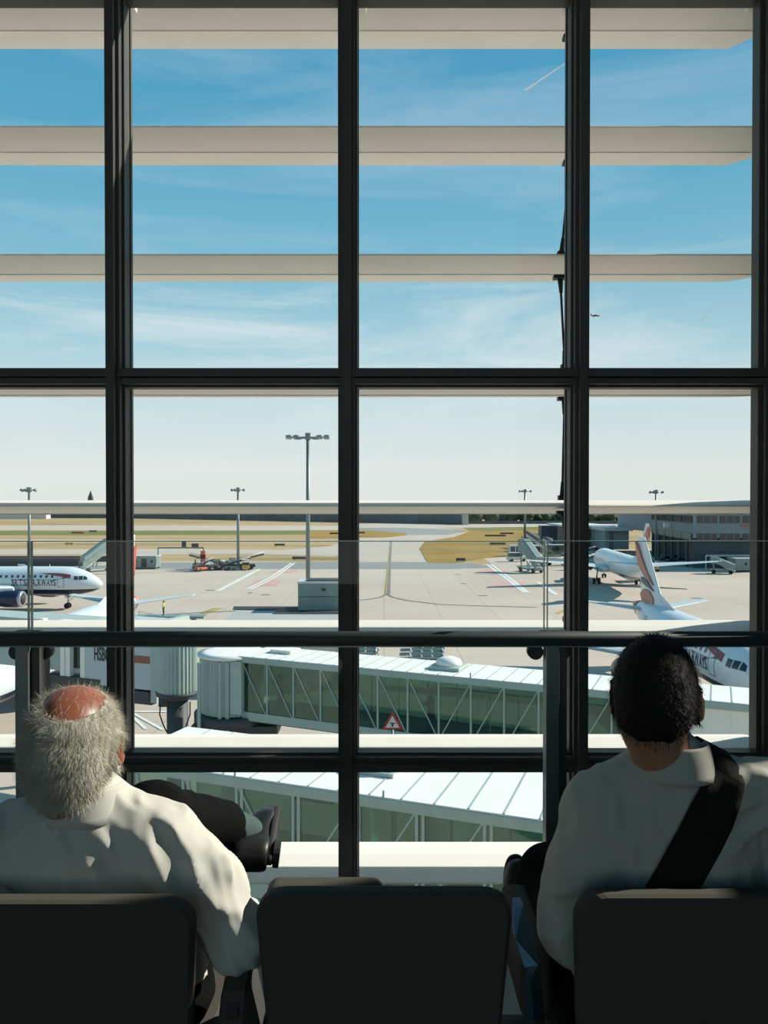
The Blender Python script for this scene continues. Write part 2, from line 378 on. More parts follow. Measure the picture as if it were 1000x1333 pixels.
# mullions: a web, two glazing caps and a nose, as the photo's grooved bars show
def mullion(x, w=.098, nose=.040):
    mb = MB()
    mb.bbox((x-w/2, FY-.03, -6), (x+w/2, FY+.05, 8.3))
    mb.bbox((x-w/2+.012, FY-.075, -6), (x-.012, FY-.03, 8.3)); mb.bbox((x+.012, FY-.075, -6), (x+w/2-.012, FY-.03, 8.3))
    mb.bbox((x-nose/2, FY-.115, -6), (x+nose/2, FY-.03, 8.3))
    mb.bbox((x-w/2-.006, FY+.055, -6), (x+w/2+.006, FY+.08, 8.3))
    return mb
MX = [-1.384+1.197*k for k in range(-6, 4)]
COLX0, COLX1 = 1.935, 2.36
n = 1
rails = []
for x in MX:
    if COLX0-.2 < x < COLX1+.1: continue
    struct(mullion(x).build('trim_%d' % n, M_frame)); n += 1
TZ = [-5.82, -3.83, -1.84, .155, 2.148, 4.14, 6.13, 8.12]
for z in TZ:
    mb = MB(); mb.bbox((-9, FY-.025, z-.05), (SX, FY+.05, z+.05)); mb.bbox((-9, FY-.07, z-.038), (SX, FY-.025, z-.008)); mb.bbox((-9, FY-.07, z+.008), (SX, FY-.025, z+.038))
    mb.bbox((-9, FY-.09, z-.004), (SX, FY-.025, z+.010))
    struct(mb.build('trim_%d' % n, M_frame)); n += 1
# the broad dark column at the right edge of the view with its stepped flanges
mb = MB(); mb.bbox((COLX0, FY-.02, -6), (COLX1, FY+.06, 8.3)); mb.bbox((COLX0+.05, FY-.20, -6), (COLX1-.05, FY-.02, 8.3)); mb.bbox((COLX0+.02, FY-.06, -6), (COLX0+.05, FY-.02, 8.3))
struct(mb.build('trim_%d' % n, M_frame)); n += 1
edges = sorted([-9]+[x for x in MX if not (COLX0-.2 < x < COLX1+.1)]+[COLX0+.2, SX])
k = 1
for i in range(len(edges)-1):
    for j in range(len(TZ)-1):
        if TZ[j] < -2 and False: continue
        a, b = edges[i], edges[i+1]; z0, z1 = TZ[j], TZ[j+1]
        struct(MB().bbox((a+.04, FY+.008, z0+.045), (b-.04, FY+.02, z1-.045)).build('window_%d' % k, G_win)); k += 1
# ------------------------------------------------------------ louvres outside the glass
LY, LW, LT = 4.92, .235, .046
ords = ['topmost pale sun louvre across the upper edge of the view', 'second pale sun louvre from the top, in front of blue sky', 'third pale sun louvre from the top, over the cirrus clouds',
        'pale sun louvre hidden behind the upper window transom', 'pale sun louvre crossing the horizon in front of the far tree line', 'pale sun louvre just above the handrail, over the apron',
        'rounded pale sun louvre just above the lower transom, in front of the jet bridges', 'lowest pale sun louvre behind the seat backs']
LZ = [4.555, 3.785, 3.01, 2.240, 1.482, .712, -.04, -.795]
def louvre(z, lab):
    t = thing('sun_louvre', lab, 'louvre', (-6, LY, z), 0, 'horizontal sun louvres outside the window')
    lw = LW*(1.35 if z < -.5 else 1.0)
    key = [(-lw, 0), (-lw*.97, .006), (-lw*.55, .024), (0, .036), (lw*.5, .020), (lw*.96, -.020), (lw, -.028), (lw*.97, -.032), (lw*.5, -.043), (.01, -.050), (-lw*.5, -.028), (-lw*.97, -.005)]
    prof = key
    x0, x1 = -6.0, 2.44
    def ring(x, cut=0):
        out = []
        for y, zz in prof:
            xx = x-(cut*max(0, y/lw)) if cut else x
            out.append(Vector((xx, LY+y, z+zz)))
        return out
    MB().rings([ring(x0), ring(-2), ring(x1, .16)], True, False).build('blade', M_louvre, t)
    sm = MB(); sm.bbox((x0, LY+.0, z-.054), (x1-.1, LY+.02, z-.048)); sm.build('seam', M_louvre, t)
    br = MB(); br.bbox((x1-.02, LY-.06, z-.035), (x1+.42, LY+.06, z-.008))
    br.build('end_bracket', M_clamp, t)
    return t
for z, lab in zip(LZ, ords): louvre(z, lab)
# stay rods between louvres, with forked ends
rods = [(742, 50, 742, 163, 'uppermost'), (742, 213, 731, 331, 'second'), (729.5, 362, 735.5, 478, 'third'), (735, 520, 732, 648, 'fourth'), (734, 668, 738.5, 806, 'fifth'), (736, 846, 733, 955, 'sixth'), (735, 980, 730, 1095, 'lowest')]
for i, (xa, ya, xb, yb, nm) in enumerate(rods):
    a = at(xa, ya, LY-.2); b = at(xb, yb, LY-.2)
    t = thing('stay_rod', '%s thin dark stay rod between two louvres, left of the third mullion' % nm, 'rod', a, 0, 'stay rods between the louvres')
    MB().tube([a, b], .0075, 8).build('rod', M_clamp, t)
    e = (b-a).normalized()
    f = MB(); f.tube([a, a+e*.09], [.018, .011], 8); f.box(a+Vector((0, 0, .004)), (.085, .05, .022)); f.build('upper_fork', M_clamp, t)
    f = MB(); f.tube([b-e*.10, b], [.010, .017], 8); f.box(b, (.05, .04, .03)); f.build('lower_fork', M_clamp, t)

# top brackets on the transom with blinds cords (pale clips at the top)
for i, (px, w_) in enumerate(((171, 'left'), (740, 'third'), (978, 'right'), (470, 'second'))):
    p = at(px, 8, 4.25)
    t = tag(MB().bbox((p.x-.03, 4.16, p.z-.035), (p.x+.03, 4.26, p.z+.05)).bbox((p.x-.045, 4.17, p.z-.0), (p.x+.045, 4.24, p.z+.02)).build('louvre_clip', M_louvre, bevel=.004),
            'small pale clip at the top of the glass beside the %s mullion' % {'left': 'first', 'second': 'second', 'third': 'third', 'right': 'right edge'}[w_], 'clip', 'clips at the top of the glass')
# ------------------------------------------------------------ balustrade and handrail
BY = 2.62
t = thing('glass_balustrade', 'tall clear glass balustrade in front of the window wall', 'balustrade', (0, BY, 0))
gx = [-3.6, -1.208, .552, 2.312, SX-.05]
gtop = at(500, 705, BY).z
for a, b in zip(gx, gx[1:]):
    MB().bbox((a+.006, BY-.006, .03), (b-.006, BY+.006, gtop)).build('glass_panel', G_bal, t)
    MB().bbox((a+.006, BY-.0065, gtop), (b-.006, BY+.0065, gtop+.003)).bbox((a+.004, BY-.0065, .03), (a+.007, BY+.0065, gtop)).bbox((b-.007, BY-.0065, .03), (b-.004, BY+.0065, gtop)).build('glass_edge', G_edge, t)
MB().bbox((-3.6, BY-.04, 0), (SX-.05, BY+.04, .05)).build('base_channel', M_frame, t)
RY = 2.5
t = thing('handrail', 'long dark round handrail across the window in front of the glass', 'handrail', (0, RY, 0))
rz = at(500, 831.5, RY).z
MB().tube([(-3.6, RY, rz), (SX-.05, RY, rz)], .0245, 24).build('rail_tube', M_rail, t)
MB().bbox((-3.6, RY-.012, rz-.0255), (SX-.05, RY+.012, rz-.019)).build('lower_lip', M_post, t)
for i, px in enumerate((28, 720)):
    x = at(px, 900, RY).x
    p = thing('rail_post', ['grey flat rail post at the left edge beside the white-haired man', 'grey flat rail post between the third mullion and the dark-haired man'][i], 'post', (x, RY, 0), 0, 'posts of the handrail')
    MB().bbox((x-.022, RY+.0, 0), (x+.022, RY+.05, rz-.026)).build('upright', M_post, p, bevel=.003)
    MB().bbox((x+.024, RY+.02, 0), (x+.05, RY+.10, rz-.03)).build('fin', M_frame, p)
    MB().bbox((x-.035, RY+.028, rz-.022), (x+.05, RY+.05, rz+.022)).build('saddle', M_frame, p, bevel=.004)
    for s in (-1, 1):
        c = Vector((x+.0+s*.045, RY+.07, rz-.055))
        MB().tube([c+Vector((0, -.012, 0)), c+Vector((0, .02, 0))], .026, 20).build('clamp_disc', M_clamp, p)
    MB().bbox((x-.06, RY-.02, 0), (x+.06, RY+.10, .012)).build('foot_plate', M_frame, p)

# ------------------------------------------------------------ jet bridges
def bridge(name_label, A, B, width, floor_z, ceil_z, bay, firstpost, groups=None, solid_end=0.0, far=+1, diag=True, flip_at=None, split=False):
    """A->B the near glass wall in plan; the box extends away from the camera by width."""
    A = Vector((A[0], A[1], 0)); B = Vector((B[0], B[1], 0)); d = (B-A); L = d.length; d.normalize()
    nrm = Vector((-d.y, d.x, 0));
    if nrm.y < 0: nrm = -nrm
    t = thing('jet_bridge', name_label, 'jet bridge', (A.x, A.y, floor_z))
    def P(s, w, z): return A+d*s+nrm*w+Vector((0, 0, z))
    rot = Matrix((d, nrm, Vector((0, 0, 1)))).transposed()
    def bx(s0, s1, w0, w1, z0, z1, mb): return mb.box(P((s0+s1)/2, (w0+w1)/2, (z0+z1)/2), (s1-s0, w1-w0, z1-z0), rot)
    # roof with raised seams
    mb = MB(); bx(-.1, L+.1, -.12, width+.12, ceil_z+.12, ceil_z+.30, mb); mb.build('roof', M_bridgewhite, t)
    mb = MB()
    s = bay*.5
    while s < L:
        a = P(s, -.1, ceil_z+.31); b = P(s, width+.1, ceil_z+.31); mb.bar(a, b, .045, .02); s += bay*.5
    mb.build('roof_seams', M_bridgegrey, t)
    mb = MB(); bx(-.1, L+.1, -.16, -.10, ceil_z+.02, ceil_z+.26, mb); mb.build('gutter', M_bridgeframe, t)
    mb = MB(); bx(0, L, 0, width, floor_z-.35, floor_z, mb); mb.build('floor_deck', M_bridgefloor, t)
    mb = MB(); bx(0, L, -.06, 0, floor_z-.30, floor_z+.08, mb); bx(0, L, -.05, 0, ceil_z, ceil_z+.14, mb); bx(0, L, width, width+.05, floor_z-.3, floor_z+.08, mb); bx(0, L, width, width+.05, ceil_z, ceil_z+.14, mb)
    mb.build('side_rails', M_bridgeframe, t)
    Lg = L-solid_end
    s = firstpost; k = 0
    while s < Lg-.1:
        mb = MB(); bx(s-.035, s+.035, -.05, .0, floor_z, ceil_z, mb)
        if split: bx(s+.12, s+.19, -.05, .0, floor_z, ceil_z, mb)
        mb.build('post', M_bridgeframe, t); mb = MB(); bx(s-.035, s+.035, width, width+.05, floor_z, ceil_z, mb); mb.build('far_post', M_bridgeframe, t)
        e = min(s+bay, Lg)
        if e-s > bay*.6:
            mb = MB()
            up = (flip_at is None or s < flip_at)
            if up: mb.bar(P(s+.04, -.02, ceil_z), P(e-.04, -.02, floor_z), .05, .04)
            else: mb.bar(P(s+.04, -.02, floor_z), P(e-.04, -.02, ceil_z), .05, .04)
            mb.build('diagonal_brace', M_bridgeframe, t)
        mb = MB(); bx(s+.035, e-.035, .005, .02, floor_z+.08, ceil_z, mb); mb.build('glass_pane', G_bridge, t)
        mb = MB(); bx(s+.035, e-.035, width-.02, width-.005, floor_z+.08, ceil_z, mb); mb.build('far_glass_pane', G_bridge, t)
        s += bay; k += 1
    if solid_end > 0:
        mb = MB(); bx(Lg, L, -.06, .0, floor_z, ceil_z+.1, mb); bx(Lg, L, width, width+.06, floor_z, ceil_z+.1, mb)
        q = Lg
        while q < L: bx(q-.02, q+.02, -.09, -.06, floor_z, ceil_z+.1, mb); q += .9
        mb.build('solid_panels', M_bridgewhite, t)
    return t, P, rot
zt = at(315, 862, 35).z; zb = at(315, 928, 35).z
BA_, BB_ = (at(315, 862, 35).x, 35.0), (at(1000, 928, 26.4).x, 26.4)
ZTOP, ZBOT = zt, zb
d12 = Vector((BB_[0]-BA_[0], BB_[1]-BA_[1])).length
tb1, P1, rot1 = bridge('long glazed jet bridge with a flat white roof just below the handrail', BA_, BB_, 2.35, ZBOT, ZTOP, 1.36, 0.0, solid_end=d12-16.8, flip_at=1.36*6.5)
# roof dome and hatch
def dome(parent, P, s, w, z, r):
    mb = MB(); mb.lathe([(r*.8, z), (r*.8, z+.12)], P(s, w, 0), 24); mb.lathe([(r, z+.12), (r*1.02, z+.2), (r*.9, z+.34), (r*.5, z+.44), (.05, z+.47)], P(s, w, 0), 28)
    return mb.build('roof_dome', M_bridgewhite, parent)
def find_s(P, px, w, z):
    best = min((abs((P(s*.05, w, z).x/P(s*.05, w, z).y*1000+500)-px), s*.05) for s in range(0, 900)); return best[1]
s = find_s(P1, 583, 1.2, ZTOP); dome(tb1, P1, s, 1.3, ZTOP+.32, .55)
mb = MB(); mb.box(P1(s, 1.3, ZTOP+.38), (1.3, 1.3, .14), rot1); mb.build('dome_base', M_bridgegrey, tb1)
s = find_s(P1, 367, 1.2, ZTOP); mb = MB(); mb.box(P1(s, 1.5, ZTOP+.42), (1.1, .9, .10), rot1); mb.box(P1(s, 1.5, ZTOP+.34), (.95, .8, .1), rot1); mb.build('roof_hatch', M_bridgewhite, tb1)
for s in (1.36*4, 1.36*8):
    mb = MB(); mb.bar(P1(s, -.1, ZTOP+.2), P1(s, -.1, ZTOP+.5), .05); mb.build('roof_stud', M_bridgeframe, tb1)
# support columns under the bridge
for s in (5.5, 16):
    mb = MB(); c = P1(s, 1.2, 0); mb.lathe([(.45, GZ), (.45, ZBOT-.35)], c, 24); mb.lathe([(.7, GZ), (.7, GZ+.12)], c, 24); mb.build('support_column', M_bridgewhite, tb1)
# near bridge
zt2 = ZTOP
NA = atz(160, 1001, zt2); NB = atz(760, 1090, zt2)
NA2 = (NA.x, NA.y); NB2 = (NB.x, NB.y)
tb2, P2, rot2 = bridge('nearest glazed jet bridge with ribbed white roof, below the lower transom', NA2, NB2, 3.0, zt2-2.45, zt2, 1.62, .35, split=True, flip_at=5.0)
s = find_s(P2, 490, 1.6, zt2); dome(tb2, P2, s, 1.75, zt2+.34, .62)
mb = MB(); mb.box(P2(s, 1.75, zt2+.36), (1.3, 1.3, .1), rot2); mb.box(P2(s, 1.75, zt2+.42), (1.1, 1.1, .06), rot2); mb.build('dome_base', M_bridgegrey, tb2)
for s in (1.62*2+.35, 1.62*4.5+.35):
    mb = MB(); mb.bar(P2(s, -.1, zt2+.2), P2(s, -.1, zt2+.45), .05); mb.build('roof_stud', M_bridgeframe, tb2)
mb = MB(); c = P2(8.3, 1.6, 0); mb.lathe([(.32, GZ), (.32, zt2)], c, 24); mb.build('support_column', M_bridgewhite, tb2)
mb = MB(); mb.box(P2(4.4, 2.85, zt2-.7), (1.2, .06, 1.3), rot2); mb.build('dark_screen', M_bridgedark, tb2)

# rotunda at the head of the long bridge
def corrugated(c, r, z0, z1, n=46, a0=0, a1=2*PI, amp=.035):
    rs = []
    for z in (z0, z1):
        rs.append([Vector((c[0]+(r+amp*(1 if k % 2 else -1))*math.cos(a0+(a1-a0)*k/(2*n)), c[1]+(r+amp*(1 if k % 2 else -1))*math.sin(a0+(a1-a0)*k/(2*n)), z)) for k in range(2*n)])
    return MB().rings(rs, True, False)
rc = at(302, 850, 36.2); 
tr = thing('rotunda', 'round corrugated rotunda with white disc roof at the head of the long jet bridge', 'rotunda', (rc.x, rc.y, GZ))
corrugated(rc, 1.46, ZBOT-.15, ZTOP+.12).build('curtain', M_bridgegrey, tr)
MB().lathe([(1.58, ZTOP+.12), (1.6, ZTOP+.24), (1.2, ZTOP+.30), (.05, ZTOP+.34)], (rc.x, rc.y, 0), 40).build('disc_roof', M_bridgewhite, tr)
MB().lathe([(1.75, ZBOT-.65), (1.75, ZBOT-.2)], (rc.x, rc.y, 0), 36).build('base_ring', M_bridgedark, tr)
mb = MB(); q0 = at(252, 925, 35.5); q1 = at(362, 930, 35.3)
mb.bbox((q0.x, 34.9, ZBOT-1.05), (q1.x, 37.5, ZBOT-.62)); mb.build('deck_frame', M_bridgedark, tr)
for px in (259, 286, 296):
    p = at(px, 900, 34.7); mb = MB(); mb.bbox((p.x-.07, 34.65, ZBOT-.9), (p.x+.07, 34.79, ZTOP+.05)); mb.bbox((p.x-.13, 34.6, ZBOT-.95), (p.x+.13, 34.85, ZBOT-.85)); mb.build('frame_post', M_bridgeframe, tr)
p = at(308, 900, 34.8); MB().bbox((p.x-.27, 34.7, ZBOT), (p.x+.24, 34.95, ZTOP+.08)).build('end_panel', M_bridgegrey, tr)
MB().lathe([(.5, GZ), (.5, ZBOT-.6)], (rc.x, rc.y, 0), 24).build('support_column', M_bridgewhite, tr)
# second corrugated drum on its pedestal
dc = at(231, 870, 38); 
td = thing('rotunda', 'tall corrugated drum on a dark pedestal beside the first mullion', 'rotunda', (dc.x, dc.y, GZ))
dz = at(231, 905, 37).z
corrugated(dc, .98, dz, -5.2, 34).build('curtain', M_bridgegrey, td)
MB().lathe([(1.02, dz-.2), (1.06, dz-.0)], (dc.x, dc.y, 0), 36).build('base_ring', M_bridgedark, td)
mb = MB(); mb.lathe([(.45, dz-.5), (.8, dz-.22)], (dc.x, dc.y, 0), 28); mb.lathe([(.52, GZ), (.52, dz-.4)], (dc.x, dc.y, 0), 28); mb.build('pedestal', M_bridgedark, td)
MB().bbox((dc.x+.05, dc.y-.62, GZ), (dc.x+.42, dc.y-.45, dz-1.2)).build('pedestal_hatch', M_roofdark, td, bevel=.05)
MB().bbox((dc.x-.85, dc.y-.35, dz-.75), (dc.x-.4, dc.y+.2, dz-.3)).build('junction_box', M_bridgedark, td, bevel=.02)
for s, x_ in ((-1, -.75), (1, .7)):
    mb = MB(); a = Vector((dc.x+x_, dc.y-.3, dz-.5)); mb.tube([a, a+Vector((.02*s, -.1, -.6)), a+Vector((-.15*s, -.1, -1.1)), a+Vector((-.3*s, 0, -1.5))], .035, 8); mb.build('hose', M_tyre, td)
MB().lathe([(1.08, -5.2), (1.1, -5.1), (.05, -5.0)], (dc.x, dc.y, 0), 36).build('cap', M_bridgewhite, td)
# solid sided bridge with lettering on the left
LB_A = at(-60, 870, 44); LB_B = at(199, 880, 39.2)
tl = thing('jet_bridge', 'solid white-sided jet bridge with black bank lettering behind the white-haired man', 'jet bridge', (LB_A.x, LB_A.y, ZBOT))
A = Vector((LB_A.x, LB_A.y, 0)); d = Vector((LB_B.x-LB_A.x, LB_B.y-LB_A.y, 0)); LL = d.length; d.normalize(); nn = Vector((-d.y, d.x, 0))
rot = Matrix((d, nn, Vector((0, 0, 1)))).transposed()
def PL(s, w, z): return A+d*s+nn*w+Vector((0, 0, z))
def bl(s0, s1, w0, w1, z0, z1, mb): return mb.box(PL((s0+s1)/2, (w0+w1)/2, (z0+z1)/2), (s1-s0, w1-w0, z1-z0), rot)
def s_at(px): return min((abs(PL(k*.05, 0, 0).x/PL(k*.05, 0, 0).y*1000+500-px), k*.05) for k in range(400))[1]
s1 = s_at(110)
mb = MB(); bl(s1, LL, 0, 2.6, ZBOT, ZBOT+3.3, mb); mb.build('body', mat('bridge_pale_blue_white', (.50, .56, .57), .5, noise=.06, nscale=.8), tl)
mb = MB(); bl(0, s1, .3, 2.4, ZBOT+.5, ZBOT+3.2, mb); mb.build('inner_tunnel', M_bridgegrey, tl)
mb = MB()
for q in (s_at(50), s_at(78), s_at(84), s_at(104)): bl(q, q+.3, -.02, .3, ZBOT+.3, ZBOT+3.3, mb)
mb.build('tunnel_frame', M_bridgewhite, tl)
mb = MB(); bl(s_at(60), s_at(68), .27, .31, ZBOT+1.9, ZBOT+2.7, mb); bl(s_at(86), s_at(101), .27, .31, ZBOT+.7, ZBOT+2.9, mb); mb.build('dark_window', M_darkglass, tl)
mb = MB(); bl(s_at(166), s_at(194), -.03, .0, ZBOT+1.35, ZBOT+1.72, mb); mb.build('orange_strip', mat('muted_orange_strip', (.32, .12, .07), .6, noise=.1, nscale=2), tl)
mb = MB(); bl(LL-.02, LL+.35, -.15, 2.7, ZBOT-.6, ZBOT+3.5, mb); mb.build('end_frame', M_bridgegrey, tl)
mb = MB(); bl(s_at(40), LL-.4, .4, 2.2, ZBOT-.9, ZBOT-.02, mb); bl(s_at(168), s_at(190), .1, .5, ZBOT-.8, ZBOT-.15, mb); mb.build('undercarriage', M_bridgedark, tl)
mb = MB(); bl(s_at(45), s_at(130), -.05, .35, ZBOT-.05, ZBOT+.28, mb); mb.build('lower_beam', M_bridgedark, tl)
mb = MB(); q = s_at(112); mb.lathe([(.22, GZ), (.22, ZBOT)], PL(q, 1.2, 0), 16); mb.build('leg', M_bridgedark, tl)
off = wloc(tl)
Mt = frame_mat(PL(s_at(121.5), -.02, ZBOT+1.30)-off, d, (0, 0, 1))
text('HSBC', 1.0, M_black, tl, Mt, xscale=.42, bold=.01)
hx = s_at(137); mb = MB()
for (a, b, c_) in (((0, 0), (.22, .22), (0, .45)), ((.44, 0), (.22, .22), (.44, .45))):
    mb.add([PL(hx+p_[0]+.15, -.03, ZBOT+1.63+p_[1]) for p_ in (a, b, c_)]+[PL(hx+p_[0]+.15, -.01, ZBOT+1.63+p_[1]) for p_ in (a, b, c_)], [(0, 1, 2), (3, 5, 4), (0, 3, 4, 1), (1, 4, 5, 2), (2, 5, 3, 0)])
mb.build('logo', M_red, tl)
# stair and equipment below the left bridge
# warning sign
sg = at(511, 942, 25.5)
t = thing('warning_sign', 'triangular red-bordered warning sign in front of the long jet bridge', 'sign', (sg.x, sg.y, GZ))
def tri(c, r, y0, y1):
    pts = [(c.x+r*math.cos(PI/2+k*2*PI/3), c.z+r*math.sin(PI/2+k*2*PI/3)) for k in range(3)]
    m = MB(); m.add([(p[0], y0, p[1]) for p in pts]+[(p[0], y1, p[1]) for p in pts], [(0, 1, 2), (3, 5, 4), (0, 3, 4, 1), (1, 4, 5, 2), (2, 5, 3, 0)]); return m
tri(sg, .40, sg.y, sg.y+.02).build('border', M_signred, t); tri(sg, .27, sg.y-.006, sg.y).build('face', M_signwhite, t)
MB().bbox((sg.x-.10, sg.y-.012, sg.z+.0), (sg.x+.10, sg.y-.006, sg.z+.03)).bbox((sg.x-.03, sg.y-.012, sg.z-.10), (sg.x+.03, sg.y-.006, sg.z+.0)).build('pictogram', M_black, t)
MB().tube([(sg.x, sg.y+.05, GZ), (sg.x, sg.y+.05, sg.z+.2)], .04, 10).build('pole', M_mast, t)

# ------------------------------------------------------------ aircraft
def wing_mesh(root, tip, th_r, th_t, vertical=False, segs=2):
    # root/tip: (xLE, xTE, y, z); airfoil loft
    def ring(xl, xt, y, z, th):
        c = xl-xt; pts = []
        for u, h in ((0, 0), (.03, .45), (.12, .85), (.35, 1), (.7, .6), (1, .04), (.7, -.35), (.35, -.7), (.12, -.6), (.03, -.35)):
            if vertical: pts.append(Vector((xl-u*c, y+h*th*.5*(1 if h > 0 else 1), z)))
            else: pts.append(Vector((xl-u*c, y, z+h*th*.5)))
        return pts
    return MB().rings([ring(*root, th_r), ring(*tip, th_t)], True, False)
def aircraft(label, loc, heading, L=33.8, detail=2, engine_x=-9.0, tailcone=None, text_side=-1, flag='a'):
    """local frame: nose at x=0 pointing +x, ground at z=0"""
    t = thing('airliner', label, 'airliner', (loc[0], loc[1], GZ+.06), heading)
    k = L-33.8
    st = [(0, .05, 3.42), (-.25, .42, 3.44), (-.7, .78, 3.50), (-1.3, 1.10, 3.58), (-2.1, 1.42, 3.70), (-3.0, 1.70, 3.80), (-4.2, 1.90, 3.88), (-5.6, 1.98, 3.9),
          (-21.5-k, 1.98, 3.9), (-24-k, 1.86, 4.02), (-27-k, 1.52, 4.36), (-30-k, 1.02, 4.78), (-32.3-k, .60, 5.06), (-33.6-k, .28, 5.2), (-33.8-k, .1, 5.22)]
    nseg = 40
    def rings_(st, ang): return [[Vector((x, -r*math.cos(a)*1.0, zc+r*1.04*math.sin(a))) for a in ang] for x, r, zc in st]
    # denser stations
    S2 = []
    for i in range(len(st)-1):
        a, b = st[i], st[i+1]; m_ = 6 if i == 7 else 2
        for j in range(m_): S2.append(tuple(a[q]+(b[q]-a[q])*j/m_ for q in range(3)))
    S2.append(st[-1])
    fus = MB().rings(rings_(S2, [2*PI*q/nseg for q in range(nseg)]), True, True).build('fuselage', M_fus, t, True)
    # wings
    for s in (-1, 1):
        w = wing_mesh((-10.8+k*-.3, -17.2-k*.3, s*1.7, 3.05), (-18.4-k*.3, -20.0-k*.3, s*17.0, 4.6), .85, .2); wo = w.build('wing', M_wing, t, True)
        wl = wing_mesh((-18.7-k*.3, -20.1-k*.3, s*17.0, 4.6), (-19.2-k*.3, -20.3-k*.3, s*17.1, 4.95), .15, .08, True); wl.build('winglet', M_planewhite, wo, True)
        st_ = wing_mesh((-28.6-k, -32.2-k, s*.6, 5.2), (-31.7-k, -33.1-k, s*6.2, 5.75), .4, .15); st_.build('tailplane', M_wing, t, True)
        ex = engine_x-.0
        prof = [(.98, 0), (1.1, -.25), (1.18, -1.0), (1.15, -2.2), (.92, -3.6), (.6, -4.2)]
        c = Vector((ex, s*5.75, 2.05))
        rs = [[c+Vector((x, r*math.cos(2*PI*q/28), r*math.sin(2*PI*q/28))) for q in range(28)] for r, x in prof]
        en = MB().rings(rs, True, True).build('engine', M_navy, t, True)
        rs = [[c+Vector((x, r*math.cos(2*PI*q/28), r*math.sin(2*PI*q/28))) for q in range(28)] for r, x in ((.80, .05), (.98, .12), (1.06, .02), (1.12, -.3))]
        MB().rings(rs, True, True).build('intake_lip', M_alu, en, True)
        rs = [[c+Vector((x, r*math.cos(2*PI*q/28), r*math.sin(2*PI*q/28))) for q in range(28)] for r, x in ((.05, .30), (.2, .16), (.79, .07), (.79, .055))]
        MB().rings(rs, True, True).build('fan', M_roofdark, en, True)
        MB().bbox((ex-4.6, s*5.75-.15, 3.0), (ex-1.2, s*5.75+.15, 3.45)).build('pylon', M_planewhite, t, True)
        g = MB(); g.tube([(-15.5-k*.3, s*3.8, .6), (-15.5-k*.3, s*3.6, 3.2)], .16, 10); gg = g.build('main_gear', M_alu, t, True)
        for q in (-.45, .45):
            wb = MB(); wb.tube([(-15.5-k*.3, s*3.8+q-.18, .58), (-15.5-k*.3, s*3.8+q+.18, .58)], .58, 22); wb.build('wheel', M_tyre, gg, True)
    g = MB(); g.tube([(-5.0, 0, .4), (-4.9, 0, 2.2)], .11, 10); g.bar((-5.0, 0, .9), (-3.6, 0, 2.1), .10); g.bbox((-5.4, -.05, 1.5), (-4.6, .05, 2.1)); gg = g.build('nose_gear', M_alu, t, True)
    for q in (-.28, .28):
        MB().tube([(-5.0, q-.12, .40), (-5.0, q+.12, .40)], .40, 20).build('wheel', M_tyre, gg, True)
    # fin
    fr, ft = (-25.6-k, -31.9-k, 0, 5.55), (-31.0-k, -33.2-k, 0, 11.76)
    fin = wing_mesh(fr, ft, .55, .25, True).build('tail_fin', M_planewhite, t, True)
    f2 = wing_mesh((-22.4-k, -26.6-k, 0, 5.7), (-27.0-k, -27.4-k, 0, 7.0), .15, .1, True).build('dorsal_fillet', M_planewhite, t, True)
    def fp(u, v):   # u from leading to trailing edge, v up
        xl = fr[0]+(ft[0]-fr[0])*v; xt = fr[1]+(ft[1]-fr[1])*v; return xl+(xt-xl)*u, fr[3]+(ft[3]-fr[3])*v
    patches = [('red_band', M_salmon, [(.97, .92), (.80, .86), (.55, .68), (.35, .50), (.15, .32), (.30, .36), (.60, .44), (.85, .56), (.97, .70)]),
               ('dark_band', M_green, [(.75, .40), (.45, .36), (.2, .24), (.5, .28), (.8, .33)]),
               ('lower_patch', M_salmon, [(.85, .05), (.35, .05), (.30, .14), (.42, .22), (.70, .23), (.9, .15)])]
    if flag == 'b': patches = [('red_band', M_red, [(.98, .82), (.98, .35), (.7, .48), (.55, .62)]), ('blue_band', M_navy, [(.05, .5), (.4, .35), (.9, .1), (.3, .1), (.05, .2)])]
    for nm, m_, poly in patches:
        for s in (-1, 1):
            mb = MB(); n = len(poly); P_ = [fp(*q) for q in poly]
            mb.add([(x, s*.285-(0 if True else 0), z) for x, z in P_]+[(x, s*.05, z) for x, z in P_], [tuple(range(n)), tuple(range(2*n-1, n-1, -1))]+[(i, n+i, n+(i+1) % n, (i+1) % n) for i in range(n)])
            mb.build(nm, m_, fin, True)
    MB().rings([[Vector((x, r*math.cos(2*PI*q/20), zc+r*math.sin(2*PI*q/20))) for q in range(20)] for x, r, zc in ((-31.6-k, .80, 4.98), (-32.3-k, .64, 5.06), (-33.6-k, .31, 5.2), (-33.82-k, .12, 5.22))], True, True).build('tail_cone', M_salmon if flag != 'c' else M_planewhite, t, True)
